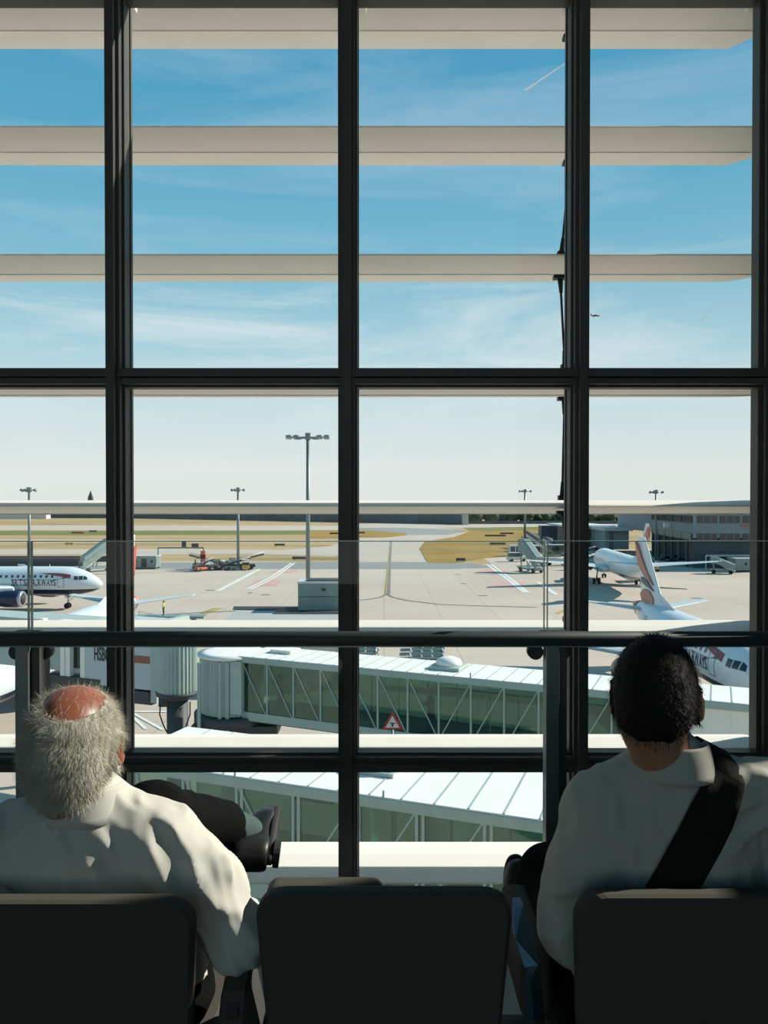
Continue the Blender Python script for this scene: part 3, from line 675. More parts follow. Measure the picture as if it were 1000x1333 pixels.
    if detail >= 1:
        def fr_at(x):
            for i in range(len(st)-1):
                if st[i][0] >= x >= st[i+1][0]:
                    u = (x-st[i][0])/(st[i+1][0]-st[i][0]); return st[i][1]+(st[i+1][1]-st[i][1])*u, st[i][2]+(st[i+1][2]-st[i][2])*u
            return 1.98, 3.9
        def skin(x, z, o=.01):      # y on the starboard (-y) side
            r, zc = fr_at(x); v = (z-zc)/(1.04*r); v = max(-.99, min(.99, v)); return -(r+o)*math.sqrt(1-v*v)
        sd = text_side
        def patch(name, m_, pts, o=.015, parent=t):
            mb = MB(); n = len(pts)
            if n == 4:
                a, b, c, d = [Vector(q) for q in pts]; K = 6; G = [[(a+(b-a)*i/K)*(1-j/K)+(d+(c-d)*i/K)*(j/K) for i in range(K+1)] for j in range(K+1)]
                mb.add([(q.x, sd*-skin(q.x, q.y, o), q.y) for row in G for q in row], [(j*(K+1)+i, j*(K+1)+i+1, (j+1)*(K+1)+i+1, (j+1)*(K+1)+i) for j in range(K) for i in range(K)]); return mb.build(name, m_, parent, True)
            # subdivide along z columns: strips that follow the skin
            outer = [(x, sd*-skin(x, z, o), z) for x, z in pts]
            inner = [(x, sd*-skin(x, z, -.05), z) for x, z in pts]
            mb.add(outer+inner, [tuple(range(n)), tuple(range(2*n-1, n-1, -1))]+[(i, n+i, n+(i+1) % n, (i+1) % n) for i in range(n)])
            return mb.build(name, m_, parent, True)
        # cabin windows as individual parts
        first = None; x = -6.4
        while x > -27-k:
            w = patch('cabin_window', M_darkglass, [(x-.15, 4.52), (x+.15, 4.52), (x+.17, 4.70), (x+.15, 4.88), (x-.15, 4.88), (x-.17, 4.70)], .02)
            x -= .80
        for xx in (-2.0, -2.6, -3.2):
            h = .42
            patch('cockpit_window', M_darkglass, [(xx-.24, 4.22), (xx+.26, 4.20), (xx+.14 if xx > -2.5 else xx+.26, 4.55 if xx > -2.5 else 4.72), (xx-.24, 4.74)], .03)
        for xx in (-5.2, -26.4-k):
            d_ = MB(); ws = .05
            for (a0, a1, b0, b1) in ((xx-.45, xx-.45+ws, 3.2, 5.05), (xx+.45-ws, xx+.45, 3.2, 5.05)):
                for q in range(8):
                    z0 = b0+(b1-b0)*q/8; z1 = b0+(b1-b0)*(q+1)/8
                    d_.add([(a0, sd*-skin(a0, z0, .02), z0), (a1, sd*-skin(a1, z0, .02), z0), (a1, sd*-skin(a1, z1, .02), z1), (a0, sd*-skin(a0, z1, .02), z1)], [(0, 1, 2, 3)])
            for z0 in (3.2, 5.0):
                d_.add([(xx-.45, sd*-skin(xx-.45, z0, .02), z0), (xx+.45, sd*-skin(xx+.45, z0, .02), z0), (xx+.45, sd*-skin(xx+.45, z0+ws, .02), z0+ws), (xx-.45, sd*-skin(xx-.45, z0+ws, .02), z0+ws)], [(0, 1, 2, 3)])
            d_.build('door_outline', M_bridgedark, t, True)
        # ribbon emblem above the door: a slim swoosh with dark blue tip and red body
        def swoosh(name, m_, top, bot, n=14, o=.03):
            mb = MB(); vs = []
            for i in range(n+1):
                u = i/n
                for f_ in (top, bot):
                    x, z = f_(u); vs.append((x, sd*-skin(x, z, o), z))
            mb.add(vs, [(2*i, 2*i+1, 2*i+3, 2*i+2) for i in range(n)], True); mb.build(name, m_, t, True)
        swoosh('red_ribbon', mat('ribbon_dark_red', (.26, .035, .045), .35, noise=.05, nscale=1), lambda u: (-8.3+u*4.4, 5.12+.05*math.sin(u*PI)-.20*u**4), lambda u: (-8.3+u*4.4, 5.10-.62*u**1.5-.1*u))
        swoosh('blue_ribbon', M_navy, lambda u: (-4.3+.35*math.sin(u*PI)-u*2.6, 4.90-u*1.0), lambda u: (-4.5-u*2.4, 4.45-u*.50+.1*math.sin(u*PI)))
        # lettering that reads tail to nose on the starboard side
        yy = skin(-9, 3.7, .03)
        ob = text('BRITISH AIRWAYS', 1.30, M_navy, t, frame_mat((-12.1, yy-.01, 3.42), (1, 0, 0), (0, .0, 1)) if sd < 0 else frame_mat((-6.2, -yy+.01, 3.52), (-1, 0, 0), (0, 0, 1)), xscale=.60, bold=.022)
        for v in ob.data.vertices:
            v.co.y = (skin(v.co.x, v.co.z, .03)) if sd < 0 else -skin(v.co.x, v.co.z, .03)
        MB().tube([(-7.5, 0, 5.9), (-7.55, 0, 6.25)], .05, 6).build('antenna', M_planewhite, t, True)
    return t
# white hull, navy belly below a line: paint pattern in the hull's own material
def hull_mat():
    m = bpy.data.materials.new('aircraft_hull_paint'); m.use_nodes = True; nt = m.node_tree; b = nt.nodes['Principled BSDF']
    b.inputs['Roughness'].default_value = .25
    tc = nt.nodes.new('ShaderNodeTexCoord'); s = nt.nodes.new('ShaderNodeSeparateXYZ'); nt.links.new(tc.outputs['Object'], s.inputs[0])
    g = nt.nodes.new('ShaderNodeMath'); g.operation = 'GREATER_THAN'; g.inputs[1].default_value = 2.85; nt.links.new(s.outputs['Z'], g.inputs[0])
    n = nt.nodes.new('ShaderNodeTexNoise'); n.inputs['Scale'].default_value = .5; nt.links.new(tc.outputs['Object'], n.inputs[0])
    r = nt.nodes.new('ShaderNodeValToRGB'); r.color_ramp.elements[0].color = (.60, .67, .70, 1); r.color_ramp.elements[1].color = (.68, .74, .77, 1); nt.links.new(n.outputs[0], r.inputs[0])
    mx = nt.nodes.new('ShaderNodeMix'); mx.data_type = 'RGBA'; mx.inputs[6].default_value = (.012, .02, .055, 1)
    nt.links.new(g.outputs[0], mx.inputs[0]); nt.links.new(r.outputs[0], mx.inputs[7]); nt.links.new(mx.outputs[2], b.inputs['Base Color'])
    return m
M_fus = hull_mat(); M_wing = mat('wing_grey_white', (.52, .57, .58), .35, noise=.06, nscale=.6)
nl = at(134, 762, 109)
aircraft('white and navy airliner with airline lettering at the left edge of the apron', (nl.x, 109), R(0), 33.8, 1, engine_x=-8.7)
# right foreground airliner: tail behind the dark-haired man, nose at the right edge
tl_ = Vector((24.4, 74.5)); nz = Vector((24.2, 47.0)); hd = math.atan2(nz.y-tl_.y, nz.x-tl_.x)
aircraft('white airliner with patterned tail fin rising behind the dark-haired man', (nz.x, nz.y), hd, (tl_-nz).length, 1, engine_x=-9.0)
# left foreground airliner, tail hidden by the first mullion
tl2 = Vector((-25.2, 78.5))
aircraft('white airliner half hidden by the first mullion, tailplane pointing right', (-25.6, 78.5-33.8), R(-90.6), 33.8, 0, flag='b')
# far right airliner pointing away
tf = Vector((41.0, 118)); nf = Vector((44.6, 159)); hd = math.atan2(nf.y-tf.y, nf.x-tf.x)
aircraft('far white airliner facing away in front of the grey terminal building', (nf.x, nf.y), hd, 41, 0)
# a distant airliner in flight and its contrails
fl = at(775, 411, 1500)
t = thing('airliner', 'tiny distant airliner flying in the sky right of the third mullion', 'airliner', fl, R(0))
mb = MB(); mb.rings([[Vector((x, r*math.cos(2*PI*q/12), r*math.sin(2*PI*q/12))) for q in range(12)] for x, r in ((9, .1), (8, 1), (5, 1.3), (-5, 1.2), (-9, .3))], True, True); mb.build('fuselage', M_bridgedark, t, True)
mb = MB(); mb.add([(3, 0, 0), (-1, -9, .6), (-3, -9, .6), (-2, 0, 0), (-3, 9, .6), (-1, 9, .6)], [(0, 1, 2, 3), (0, 3, 4, 5)]); mb.prism([(3, 0), (-1, -9), (-3, -9), (-2, 0), (-3, 9), (-1, 9)], .0, .3); mb.build('wing', M_bridgedark, t, True)
MB().add([(-6.5, -.1, .5), (-9, -.1, .5), (-9.5, -.1, 4), (-8, -.1, 4), (-6.5, .1, .5), (-9, .1, .5), (-9.5, .1, 4), (-8, .1, 4)], [(0, 1, 2, 3), (4, 7, 6, 5), (0, 4, 5, 1), (1, 5, 6, 2), (2, 6, 7, 3), (3, 7, 4, 0)]).build('tail_fin', M_bridgedark, t, True)
m = bpy.data.materials.new('contrail_vapour'); m.use_nodes = True; nt = m.node_tree; nt.nodes.clear()
o_ = nt.nodes.new('ShaderNodeOutputMaterial'); a_ = nt.nodes.new('ShaderNodeBsdfTransparent'); b_ = nt.nodes.new('ShaderNodeBsdfDiffuse'); c_ = nt.nodes.new('ShaderNodeMixShader')
b_.inputs[0].default_value = (.9, .9, .9, 1)
lw = nt.nodes.new('ShaderNodeLayerWeight'); lw.inputs[0].default_value = .5; iv = nt.nodes.new('ShaderNodeMath'); iv.operation = 'SUBTRACT'; iv.inputs[0].default_value = 1.0
nt.links.new(lw.outputs['Facing'], iv.inputs[1]); ml = nt.nodes.new('ShaderNodeMath'); ml.operation = 'MULTIPLY'; ml.inputs[1].default_value = .6
nt.links.new(iv.outputs[0], ml.inputs[0]); nt.links.new(ml.outputs[0], c_.inputs[0]); nt.links.new(a_.outputs[0], c_.inputs[1]); nt.links.new(b_.outputs[0], c_.inputs[2]); nt.links.new(c_.outputs[0], o_.inputs[0])
for (a, b, ra, rb, lab) in (((683, 118), (735, 83), 6, 3.5, 'bright thin contrail in the blue sky left of the third mullion'), ((911, 421), (930, 395), 4, 1.5, 'faint short contrail low in the sky at the right')):
    A_ = at(a[0], a[1], 4000); B_ = at(b[0], b[1], 4000)
    o = MB().tube([A_+(B_-A_)*q/8 for q in range(9)], [ra*.4]+[ra+(rb-ra)*q/7 for q in range(8)], 12).build('contrail', m); tag(o, lab, 'contrail', 'contrails in the sky')
# ------------------------------------------------------------ far scenery
# noise barrier
a = gnd(-400, 674); b = gnd(170, 674.6); c = gnd(603, 683)
mb = MB()
prev = None
for P_, Q_ in ((a, b), (b, c)):
    dd = Vector((Q_.x-P_.x, Q_.y-P_.y, 0)); n_ = int(dd.length/12); 
    for i in range(n_):
        p0 = P_+(Q_-P_)*i/n_; p1 = P_+(Q_-P_)*(i+1)/n_
        mid = (p0+p1)/2; ang = math.atan2(dd.y, dd.x); rr = Matrix.Rotation(ang, 3, 'Z')
        mb.box((mid.x, mid.y, GZ+3.6), ((p1-p0).length-.4, .5, 7.2), rr); mb.box((p0.x, p0.y, GZ+3.8), (.6, .9, 7.6), rr)
w_ = struct(mb.build('noise_barrier', M_barrier))
e_ = tag(MB().bbox((c.x-1, c.y-6, GZ), (c.x+3, c.y+1, GZ+7.8)).build('barrier_end_block', M_rooflight, bevel=.2), 'pale square end block of the long grey noise barrier', 'wall block')
# trees
def blob_mesh(name, r, seed, lumps=9, sub=2):
    random.seed(seed); bm = bmesh.new()
    for i in range(lumps):
        cx, cy, cz = [random.uniform(-.55, .55)*r for _ in range(3)]; rr = r*random.uniform(.38, .62)
        g = bmesh.ops.create_icosphere(bm, subdivisions=sub, radius=rr)
        for v in g['verts']:
            v.co *= 1+random.uniform(-.16, .16); v.co.z *= .85; v.co += Vector((cx, cy, cz*.7+r*.75))
    me = bpy.data.meshes.new(name); bm.to_mesh(me); bm.free(); me.materials.append(M_leaf); return me
crowns = [blob_mesh('crown', 6.0, s) for s in range(5)]
trunk = MB().tube([(0, 0, 0), (0, 0, 5)], [.5, .35], 8).build('trunk', M_trunk); trm = trunk.data; bpy.data.objects.remove(trunk)
rnd = random.Random(3)
def tree(x, y, h, lab, grp, i):
    t = thing('tree', lab, 'tree', (x, y, GZ), rnd.uniform(0, 6), grp)
    c = bpy.data.objects.new('crown', crowns[i % 5]); col.objects.link(c); c.parent = t; c.location = (0, 0, -h*.06); s = h/13.0; c.scale = (s*rnd.uniform(.95, 1.3), s*rnd.uniform(.95, 1.3), s*rnd.uniform(1.0, 1.2))
    k = bpy.data.objects.new('trunk', trm); col.objects.link(k); k.parent = t; k.scale = (1, 1, h/14)
k = 0
px = 606
while px < 862:
    y_ = rnd.uniform(590, 640); tree((px-500)/1000*y_, y_, rnd.uniform(11.5, 15), 'dark green tree in the far row beyond the right grass field', 'trees beyond the right grass field', k); k += 1; px += 9
px = 600
while px > -60:
    y_ = rnd.uniform(820, 860); tree((px-500)/1000*y_, y_, rnd.uniform(10, 13.0), 'dark green tree behind the long noise barrier', 'trees behind the noise barrier', k); k += 1; px -= 11
y_ = 660; tree((835-500)/1000*y_, y_, 21.5, 'tallest far tree whose crown shows above the horizon louvre', None, 1)
# low hedge line in front of the right trees (parked cars and fence, tiny)
mb = MB(); p0 = gnd(606, 682); p1 = gnd(870, 682)
mb.bbox((p0.x, p0.y, GZ), (p1.x, p0.y+.4, GZ+2.2)); struct(mb.build('perimeter_fence', M_barrier))
# hangars far left
for (px, w, lab, m_) in ((12, 26, 'low red-roofed shed beyond the field at the far left', M_orange), (45, 22, 'white gabled shed beyond the field at the far left', M_vehwhite)):
    p = gnd(px, 675.5); t = thing('shed', lab, 'shed', (p.x, p.y, GZ))
    MB().bbox((p.x-w/2, p.y, GZ), (p.x+w/2, p.y+10, GZ+4.5)).build('walls', M_vehwhite, t)
    MB().add([(p.x-w/2-1, p.y-1, GZ+4.5), (p.x+w/2+1, p.y-1, GZ+4.5), (p.x+w/2+1, p.y+11, GZ+4.5), (p.x-w/2-1, p.y+11, GZ+4.5), (p.x-w/2-1, p.y+5, GZ+7), (p.x+w/2+1, p.y+5, GZ+7)], [(0, 1, 5, 4), (2, 3, 4, 5), (1, 2, 5), (3, 0, 4), (0, 3, 2, 1)]).build('roof', m_, t)
# church spire on the horizon
p = at(118, 655, 1500); t = thing('church_spire', 'tiny dark church spire on the horizon left of the first mullion', 'spire', (p.x, p.y, GZ))
MB().add([(p.x-4, p.y-4, GZ), (p.x+4, p.y-4, GZ), (p.x+4, p.y+4, GZ), (p.x-4, p.y+4, GZ), (p.x-4, p.y-4, 12), (p.x+4, p.y-4, 12), (p.x+4, p.y+4, 12), (p.x-4, p.y+4, 12)], [(0, 1, 5, 4), (1, 2, 6, 5), (2, 3, 7, 6), (3, 0, 4, 7)]).build('tower', M_bridgedark, t)
MB().add([(p.x-4, p.y-4, 12), (p.x+4, p.y-4, 12), (p.x+4, p.y+4, 12), (p.x-4, p.y+4, 12), (p.x, p.y, 27)], [(0, 1, 4), (1, 2, 4), (2, 3, 4), (3, 0, 4), (3, 2, 1, 0)]).build('steeple', M_bridgedark, t)

# floodlight masts
def mast(px, Y, topy, lab, r=.28, head=3.0, big=False):
    x = (px-500)/1000*Y; top = at(px, topy, Y).z
    t = thing('floodlight_mast', lab, 'light mast', (x, Y, GZ), 0, 'apron floodlight masts')
    MB().tube([(x, Y, GZ), (x, Y, top)], [r*1.15, r*.8], 14).build('mast', M_mast, t)
    MB().tube([(x-head, Y, top-.35), (x+head, Y, top-.35)], .1, 8).bbox((x-.35, Y-.35, top-.7), (x+.35, Y+.35, top+.25)).build('crossarm', M_mast, t)
    n_ = 4 if big else 3
    xs = [-head, -head*.62, head*.62, head] if n_ == 4 else [-head, -head*.5, head]
    for q in xs:
        l = MB(); l.box((x+q, Y-.3, top-.38), (head*.30, .9, .34), Matrix.Rotation(R(-14), 3, 'X')); l.box((x+q, Y-.3, top-.15), (head*.16, .5, .22)); l.build('floodlight', M_vehgreen if big else M_mast, t, bevel=.03)
    if big:
        MB().tube([(x-head*.5, Y-1.2, top-.6), (x+head*.5, Y-1.2, top-.6)], .09, 8).build('lower_arm', M_mast, t)
        for q in (-head*.45, head*.45): MB().box((x+q, Y-1.3, top-.62), (.8, .7, .32)).build('floodlight', M_mast, t, bevel=.03)
    MB().lathe([(r*2, GZ), (r*2, GZ+.4)], (x, Y, 0), 16).build('plinth', M_rooflight, t)
mast(401, 110, 566, 'tall near floodlight mast rising behind the grey roof box', .30, 2.7, True)
mast(310, 172, 636, 'floodlight mast standing beside the ground equipment between the first two mullions', .30, 1.35)
mast(38, 150, 636, 'floodlight mast behind the navy and white airliner at the left', .28, 1.3)
mast(683.5, 236, 638, 'floodlight mast behind the passenger steps left of the third mullion', .34, 1.7)
mast(854, 190, 639, 'floodlight mast in front of the grey terminal building', .26, 1.5)

# roof-top building between first and second mullion
zr = CZ-9.4
a = atz(300, 790, zr); 
t = thing('low_building', 'low flat-roofed building with a metal plant box, left of the second mullion', 'building', (a.x, a.y, GZ))
MB().bbox((at(297, 800, 63).x, 61.5, GZ), (at(449, 800, 66).x, a.y, zr-.3)).build('walls', M_rooflight, t)
MB().bbox((at(297, 800, 63).x-.1, 61.3, zr-.3), (at(449, 800, 66).x+.1, a.y, zr)).build('roof_slab', M_rooflight, t)
b_ = atz(303, 797, zr); 
MB().prism([(atz(303, 791, zr).x, a.y-.05), (at(449, 800, 66).x, a.y-.05), (at(449, 800, 66).x, atz(440, 799.5, zr).y), (atz(355, 799.5, zr).x, atz(355, 799.5, zr).y), (atz(362, 795, zr).x, atz(362, 795, zr).y), (atz(303, 794, zr).x, atz(303, 794, zr).y)], zr, zr+.06).build('dark_gutter', M_roofdark, t)
q0 = at(388, 760, 67.0); q1 = at(449, 760, 67.0)
MB().bbox((q0.x, 67.0, zr+.02), (q1.x, 69.2, at(400, 758.5, 67).z)).build('plant_box', M_vehgreen, t)
MB().bbox((q0.x-.05, 66.95, at(400, 759.5, 67).z), (q1.x+.05, 69.3, at(400, 757, 67).z)).build('box_cap', M_vehwhite, t)
MB().bbox((q0.x+.7, 67.2, at(400, 757, 67).z), (q1.x-.05, 69.1, at(400, 754.5, 67.5).z)).build('box_roof', M_roofdark, t)
zz = (zr+at(400, 758.5, 67).z)/2; MB().bbox((q0.x, 66.96, zz-.02), (q1.x, 67.0, zz+.02)).bbox((at(419, 768, 67).x, 66.95, at(400, 769, 67).z), (at(424, 768, 67).x, 67.0, at(400, 766, 67).z)).build('vent', M_roofdark, t)

# grey terminal building at the right
t = thing('terminal_building', 'grey terminal office building with rows of dark windows at the right', 'building', (75, 176, GZ))
cx, cy = at(902, 740, 176).x, 176.0; fx, fy = at(848, 700, 215).x, 215.0
zt_ = CZ+.1
MB().prism([(cx, cy), (cx+60, cy), (cx+60, cy+70), (fx, cy+70), (fx, fy)], GZ+7.0, zt_).build('upper_block', M_bwall, t)
MB().prism([(cx+.5, cy+1), (cx+60, cy+1), (cx+60, cy+60), (fx+8, cy+60), (fx+9, fy-3)], GZ, GZ+7.0).build('base_block', M_bwall2, t)
MB().prism([(cx-.4, cy-.6), (cx+60, cy-.6), (cx+60, cy+71), (fx-1, cy+71), (fx-1, fy-.4)], zt_, zt_+.5).build('parapet', M_rooflight, t)
def strip_windows(p0, p1, z0, z1, n_, name, m_, gap=.6):
    p0 = Vector(p0); p1 = Vector(p1); d_ = p1-p0; 
    for i in range(n_):
        a_ = p0+d_*(i/n_); b_ = p0+d_*((i+1)/n_); e = (b_-a_).normalized(); nn_ = Vector((e.y, -e.x, 0)) 
        if nn_.y > 0: nn_ = -nn_
        mid = (a_+b_)/2; rr = Matrix((e, nn_, Vector((0, 0, 1)))).transposed()
        MB().box((mid.x+nn_.x*.03, mid.y+nn_.y*.03, (z0+z1)/2), ((b_-a_).length-gap, .2, z1-z0), rr).build(name, m_, t)
        m2 = MB()
        for q in range(1, 3):
            pp = a_+(b_-a_)*q/3; m2.box((pp.x+nn_.x*.15, pp.y+nn_.y*.15, (z0+z1)/2), (.12, .06, z1-z0), rr)
        m2.build('window_bars', M_bwall, t)
za, zb_ = at(902, 681, 176).z, at(902, 671.5, 176).z
strip_windows((cx+.6, cy, 0), (cx+32, cy, 0), za, zb_, 6, 'window_band', M_darkglass)
strip_windows((fx, fy, 0), (cx-.4, cy, 0), za, zb_, 5, 'window_band', M_darkglass)
za, zb_ = at(902, 703, 176).z, at(902, 694.5, 176).z
strip_windows((cx+.6, cy, 0), (cx+32, cy, 0), za, zb_, 6, 'window_band', M_darkglass)
strip_windows((fx, fy, 0), (cx-.4, cy, 0), za, zb_, 5, 'blind_window_band', mat('yellowish_window_blinds', (.22, .24, .13), .5, c2=(.12, .15, .12), nscale=1.5))
zz = at(902, 722, 175.5).z; MB().bbox((cx+3, cy-.4, zz-.4), (cx+50, cy+.2, zz+.1)).build('canopy_line', M_bwall, t)
p = at(972, 684, 175.8); MB().bbox((p.x-1.2, 175.7, p.z-.15), (p.x+1.4, 175.95, p.z+.15)).build('red_sign', M_red, t)
p = at(868, 683, 196); MB().bbox((p.x-.9, 195, p.z-.6), (p.x+.6, 196, p.z+.5)).build('wall_camera', M_signwhite, t)
for q in range(6):
    p_ = Vector((fx, fy, 0))+Vector((cx-fx, cy-fy, 0))*(q+.3)/6; MB().bbox((p_.x-.3, p_.y-.3, GZ), (p_.x+.3, p_.y+.3, GZ+7)).build('pillar', M_bwall2, t)
# low white-roofed building
t = thing('terminal_pier', 'low pale-roofed pier building behind the far airliner', 'building', (62, 230, GZ))
a = at(765, 690, 245); 
MB().bbox((at(740, 690, 248).x, 248, GZ), (74.0, 275, at(760, 686, 248).z)).build('dark_block', M_bwall2, t)
MB().bbox((at(738, 690, 247).x, 246, at(760, 686.5, 247).z), (at(800, 690, 247).x, 277, at(760, 684, 247).z)).build('block_roof', M_broof, t)
MB().bbox((at(788, 700, 232).x, 232, GZ+1), (74.0, 260, at(800, 690.5, 232).z)).build('pale_block', mat('pale_green_cladding', (.26, .33, .33), .6, noise=.08, nscale=.2), t)
MB().bbox((at(786, 700, 231).x, 230, at(800, 691, 231).z), (74.6, 262, at(800, 687.5, 231).z)).build('pale_roof', M_broof, t)
MB().bbox((at(786, 690, 231).x+2, 231.8, GZ), (at(786, 690, 231).x+3.2, 232, at(800, 692, 232).z)).build('drainpipe', M_mast, t)
# underpass wall at the left
p0 = gnd(-60, 737); p1 = gnd(110, 737)
MB().bbox((p0.x, p0.y, GZ), (p1.x, p0.y+1.5, GZ+1.9)).bbox((p0.x, p0.y+14, GZ), (p1.x+7, p0.y+15, GZ+1.4)).build('wall_underpass', M_roofdark); struct(bpy.data.objects['wall_underpass'])
MB().prism([(p1.x, p0.y-.2), (p1.x+8, p0.y-.2), (p1.x+13, p0.y+14), (p1.x+2, p0.y+14)], GZ+.04, GZ+.12).build('ramp_pad', M_taxi); struct(bpy.data.objects['ramp_pad'])
# taxiway signs (dark boards with pale edge)
signs = [((101, 695), 2.9, 'low dark red taxiway board in the far left grass', M_signred), ((121, 693), 1.9, 'small black taxiway board in the far left grass', M_black), ((436, 696), 2.5, 'black taxiway board left of the second mullion', M_black), ((471, 695), 1.5, 'small black board right of the second mullion in the grass island', M_black),
         ((645, 699), 4.6, 'long black taxiway board in the golden grass, left one', M_black), ((660, 696), 3.2, 'black taxiway board in the golden grass, behind the long one', M_black), ((648, 710), 2.8, 'black taxiway board in the golden grass, lowest one', M_black),
         ((600, 731.5), 1.2, 'small dark box at the lower edge of the golden grass', M_black), ((392, 729.5), 2.3, 'black taxiway board near the tall mast', M_black), ((364, 711.5), 1.8, 'black board in the left grass strip', M_black), ((90, 710), 1.5, 'yellow taxiway board in the left grass strip', M_yellow)]
for (pp, w, lab, m_) in signs:
    p = gnd(*pp); s_ = thing('taxiway_sign', lab, 'sign', (p.x, p.y, GZ), 0, 'taxiway boards in the grass'); w = w*1.0
    MB().bbox((p.x-w, p.y, GZ+.3), (p.x+w, p.y+.3, GZ+1.0)).build('board', m_, s_); [MB().bbox((p.x+q*w*.75-.1, p.y+.1, GZ), (p.x+q*w*.75+.1, p.y+.2, GZ+.3)).build('leg', M_mast, s_) for q in (-1, 1)]

# ------------------------------------------------------------ apron vehicles
def wheels(mb_parent, pts, r=.45, w=.3):
    for (x, y) in pts:
        MB().tube([(x, y-w/2, r), (x, y+w/2, r)], r, 16).build('wheel', M_tyre, mb_parent, True)
def steps(label, px, py, rz, Hh=3.6, Ln=7.0, sc=1.0, cover=False):
    p = gnd(px, py); t = thing('passenger_steps', label, 'passenger steps', (p.x, p.y, GZ+.05), rz, 'mobile passenger steps'); t.scale = (sc, sc, sc)
    # local: rises along +x
    MB().bbox((-Ln*.5, -1.0, .5), (Ln*.5, 1.0, .85)).build('chassis', M_vehgreen, t, True)
    mb = MB(); n_ = 14
    for i in range(n_):
        x = -Ln*.45+i*(Ln*.75)/n_; z = .7+i*(Hh-.7)/n_; mb.bbox((x, -.75, z), (x+Ln*.75/n_+.05, .75, z+.16))
    mb.bbox((Ln*.28, -.85, Hh-.1), (Ln*.5, .85, Hh+.05)); mb.build('stair_treads', M_vehwhite, t, True)
    for s in (-1, 1):
        m2 = MB(); m2.add([(-Ln*.5, s*.85, .8), (Ln*.28, s*.85, Hh-.25), (Ln*.5, s*.85, Hh-.25), (Ln*.5, s*.85, Hh+1.1), (Ln*.25, s*.85, Hh+1.1), (-Ln*.5, s*.85, 2.0),
                           (-Ln*.5, s*.95, .8), (Ln*.28, s*.95, Hh-.25), (Ln*.5, s*.95, Hh-.25), (Ln*.5, s*.95, Hh+1.1), (Ln*.25, s*.95, Hh+1.1), (-Ln*.5, s*.95, 2.0)],
                          [(0, 1, 2, 3, 4, 5), (11, 10, 9, 8, 7, 6)]+[(i, 6+i, 6+(i+1) % 6, (i+1) % 6) for i in range(6)]); m2.build('side_panel', M_vehgreen, t, True)
        m3 = MB(); m3.tube([(-Ln*.5, s*.9, 2.05), (Ln*.25, s*.9, Hh+1.15), (Ln*.5, s*.9, Hh+1.15)], .05, 8); m3.build('side_handrail', M_vehwhite, t, True)
        for q in (-.1, .35): MB().bar((Ln*q, s*.7, .8), (Ln*(q+.05), s*.7, Hh*(.55+q)), .16).build('prop', M_mast, t, True)
    if cover: MB().rings([[Vector((x, y, z)) for y, z in ((-.95, zb), (-.95, zb+1.0), (-.6, zb+1.25), (.6, zb+1.25), (.95, zb+1.0), (.95, zb))] for x, zb in ((-Ln*.45, 1.9), (Ln*.25, Hh+1.0), (Ln*.5, Hh+1.0))], True, False).build('canopy', M_vehgreen, t, True)
    wheels(t, [(-Ln*.35, -.9), (-Ln*.35, .9), (Ln*.35, -.9), (Ln*.35, .9)])
    return t
steps('covered grey passenger steps right of the navy and white airliner', 127, 744, R(48), 4.2, 7.0, 1.1, True)
steps('tall passenger steps with striped side beside the dark shadow, left of the third mullion', 691, 745, R(112), 4.2, 6.5, 1.1, True)
steps('white mobile passenger steps in front of the grey terminal at the right edge', 941, 747, R(150), 2.5, 5.0, .95)
def container(label, px0, px1, py, h, m_, depth=4.0, doors=2, name='generator_cabin', cat='cabin'):
    a_ = gnd(px0, py); b_ = gnd(px1, py); t = thing(name, label, cat, ((a_.x+b_.x)/2, a_.y, GZ))
    MB().bbox((a_.x, a_.y, GZ+.35), (b_.x, a_.y+depth, GZ+h)).build('body', m_, t, bevel=.08)
    MB().bbox((a_.x-.1, a_.y-.1, GZ+h), (b_.x+.1, a_.y+depth+.1, GZ+h+.15)).build('roof', M_broof, t)
    MB().bbox((a_.x+.2, a_.y+.2, GZ+.02), (b_.x-.2, a_.y+depth-.2, GZ+.35)).build('skid', M_roofdark, t)
    for i in range(doors):
        x = a_.x+(b_.x-a_.x)*(i+.5)/doors; MB().bbox((x-.6, a_.y-.06, GZ+.5), (x+.6, a_.y, GZ+h-.5)).build('door', M_roofdark if i % 2 else M_vehgreen, t); MB().bbox((x-.25, a_.y-.1, GZ+1.5), (x+.25, a_.y-.06, GZ+2.1)).build('louvre_grille', M_roofdark, t)
    return t
container('grey-green metal cabin just right of the first mullion', 172, 203, 741, 2.9, M_vehgreen, 4, 3)
container('grey service cabin at the right edge below the terminal', 958, 984, 745, 2.9, M_vehgreen, 4, 1)
# gantry frame with signs, left
a = gnd(206, 740); b = gnd(265, 740); t = thing('gantry', 'thin dark gantry frame with two hanging boards right of the metal cabin', 'gantry', ((a.x+b.x)/2, a.y, GZ))
hz = at(230, 713, a.y).z
MB().bbox((a.x-.12, a.y-.12, GZ), (a.x+.12, a.y+.12, hz)).build('post', M_mast, t); MB().bbox((b.x-.12, a.y-.12, GZ), (b.x+.12, a.y+.12, hz)).build('post', M_mast, t)
MB().bbox((a.x, a.y-.12, hz-.15), (b.x, a.y+.12, hz+.15)).build('beam', M_mast, t)
for q in (239.5, 254):
    p = at(q, 708, a.y); w = .5 if q < 250 else .8; MB().bbox((p.x-w, a.y-.1, hz), (p.x+w, a.y+.1, hz+(1.5 if q < 250 else 1.0))).build('board', M_roofdark, t)
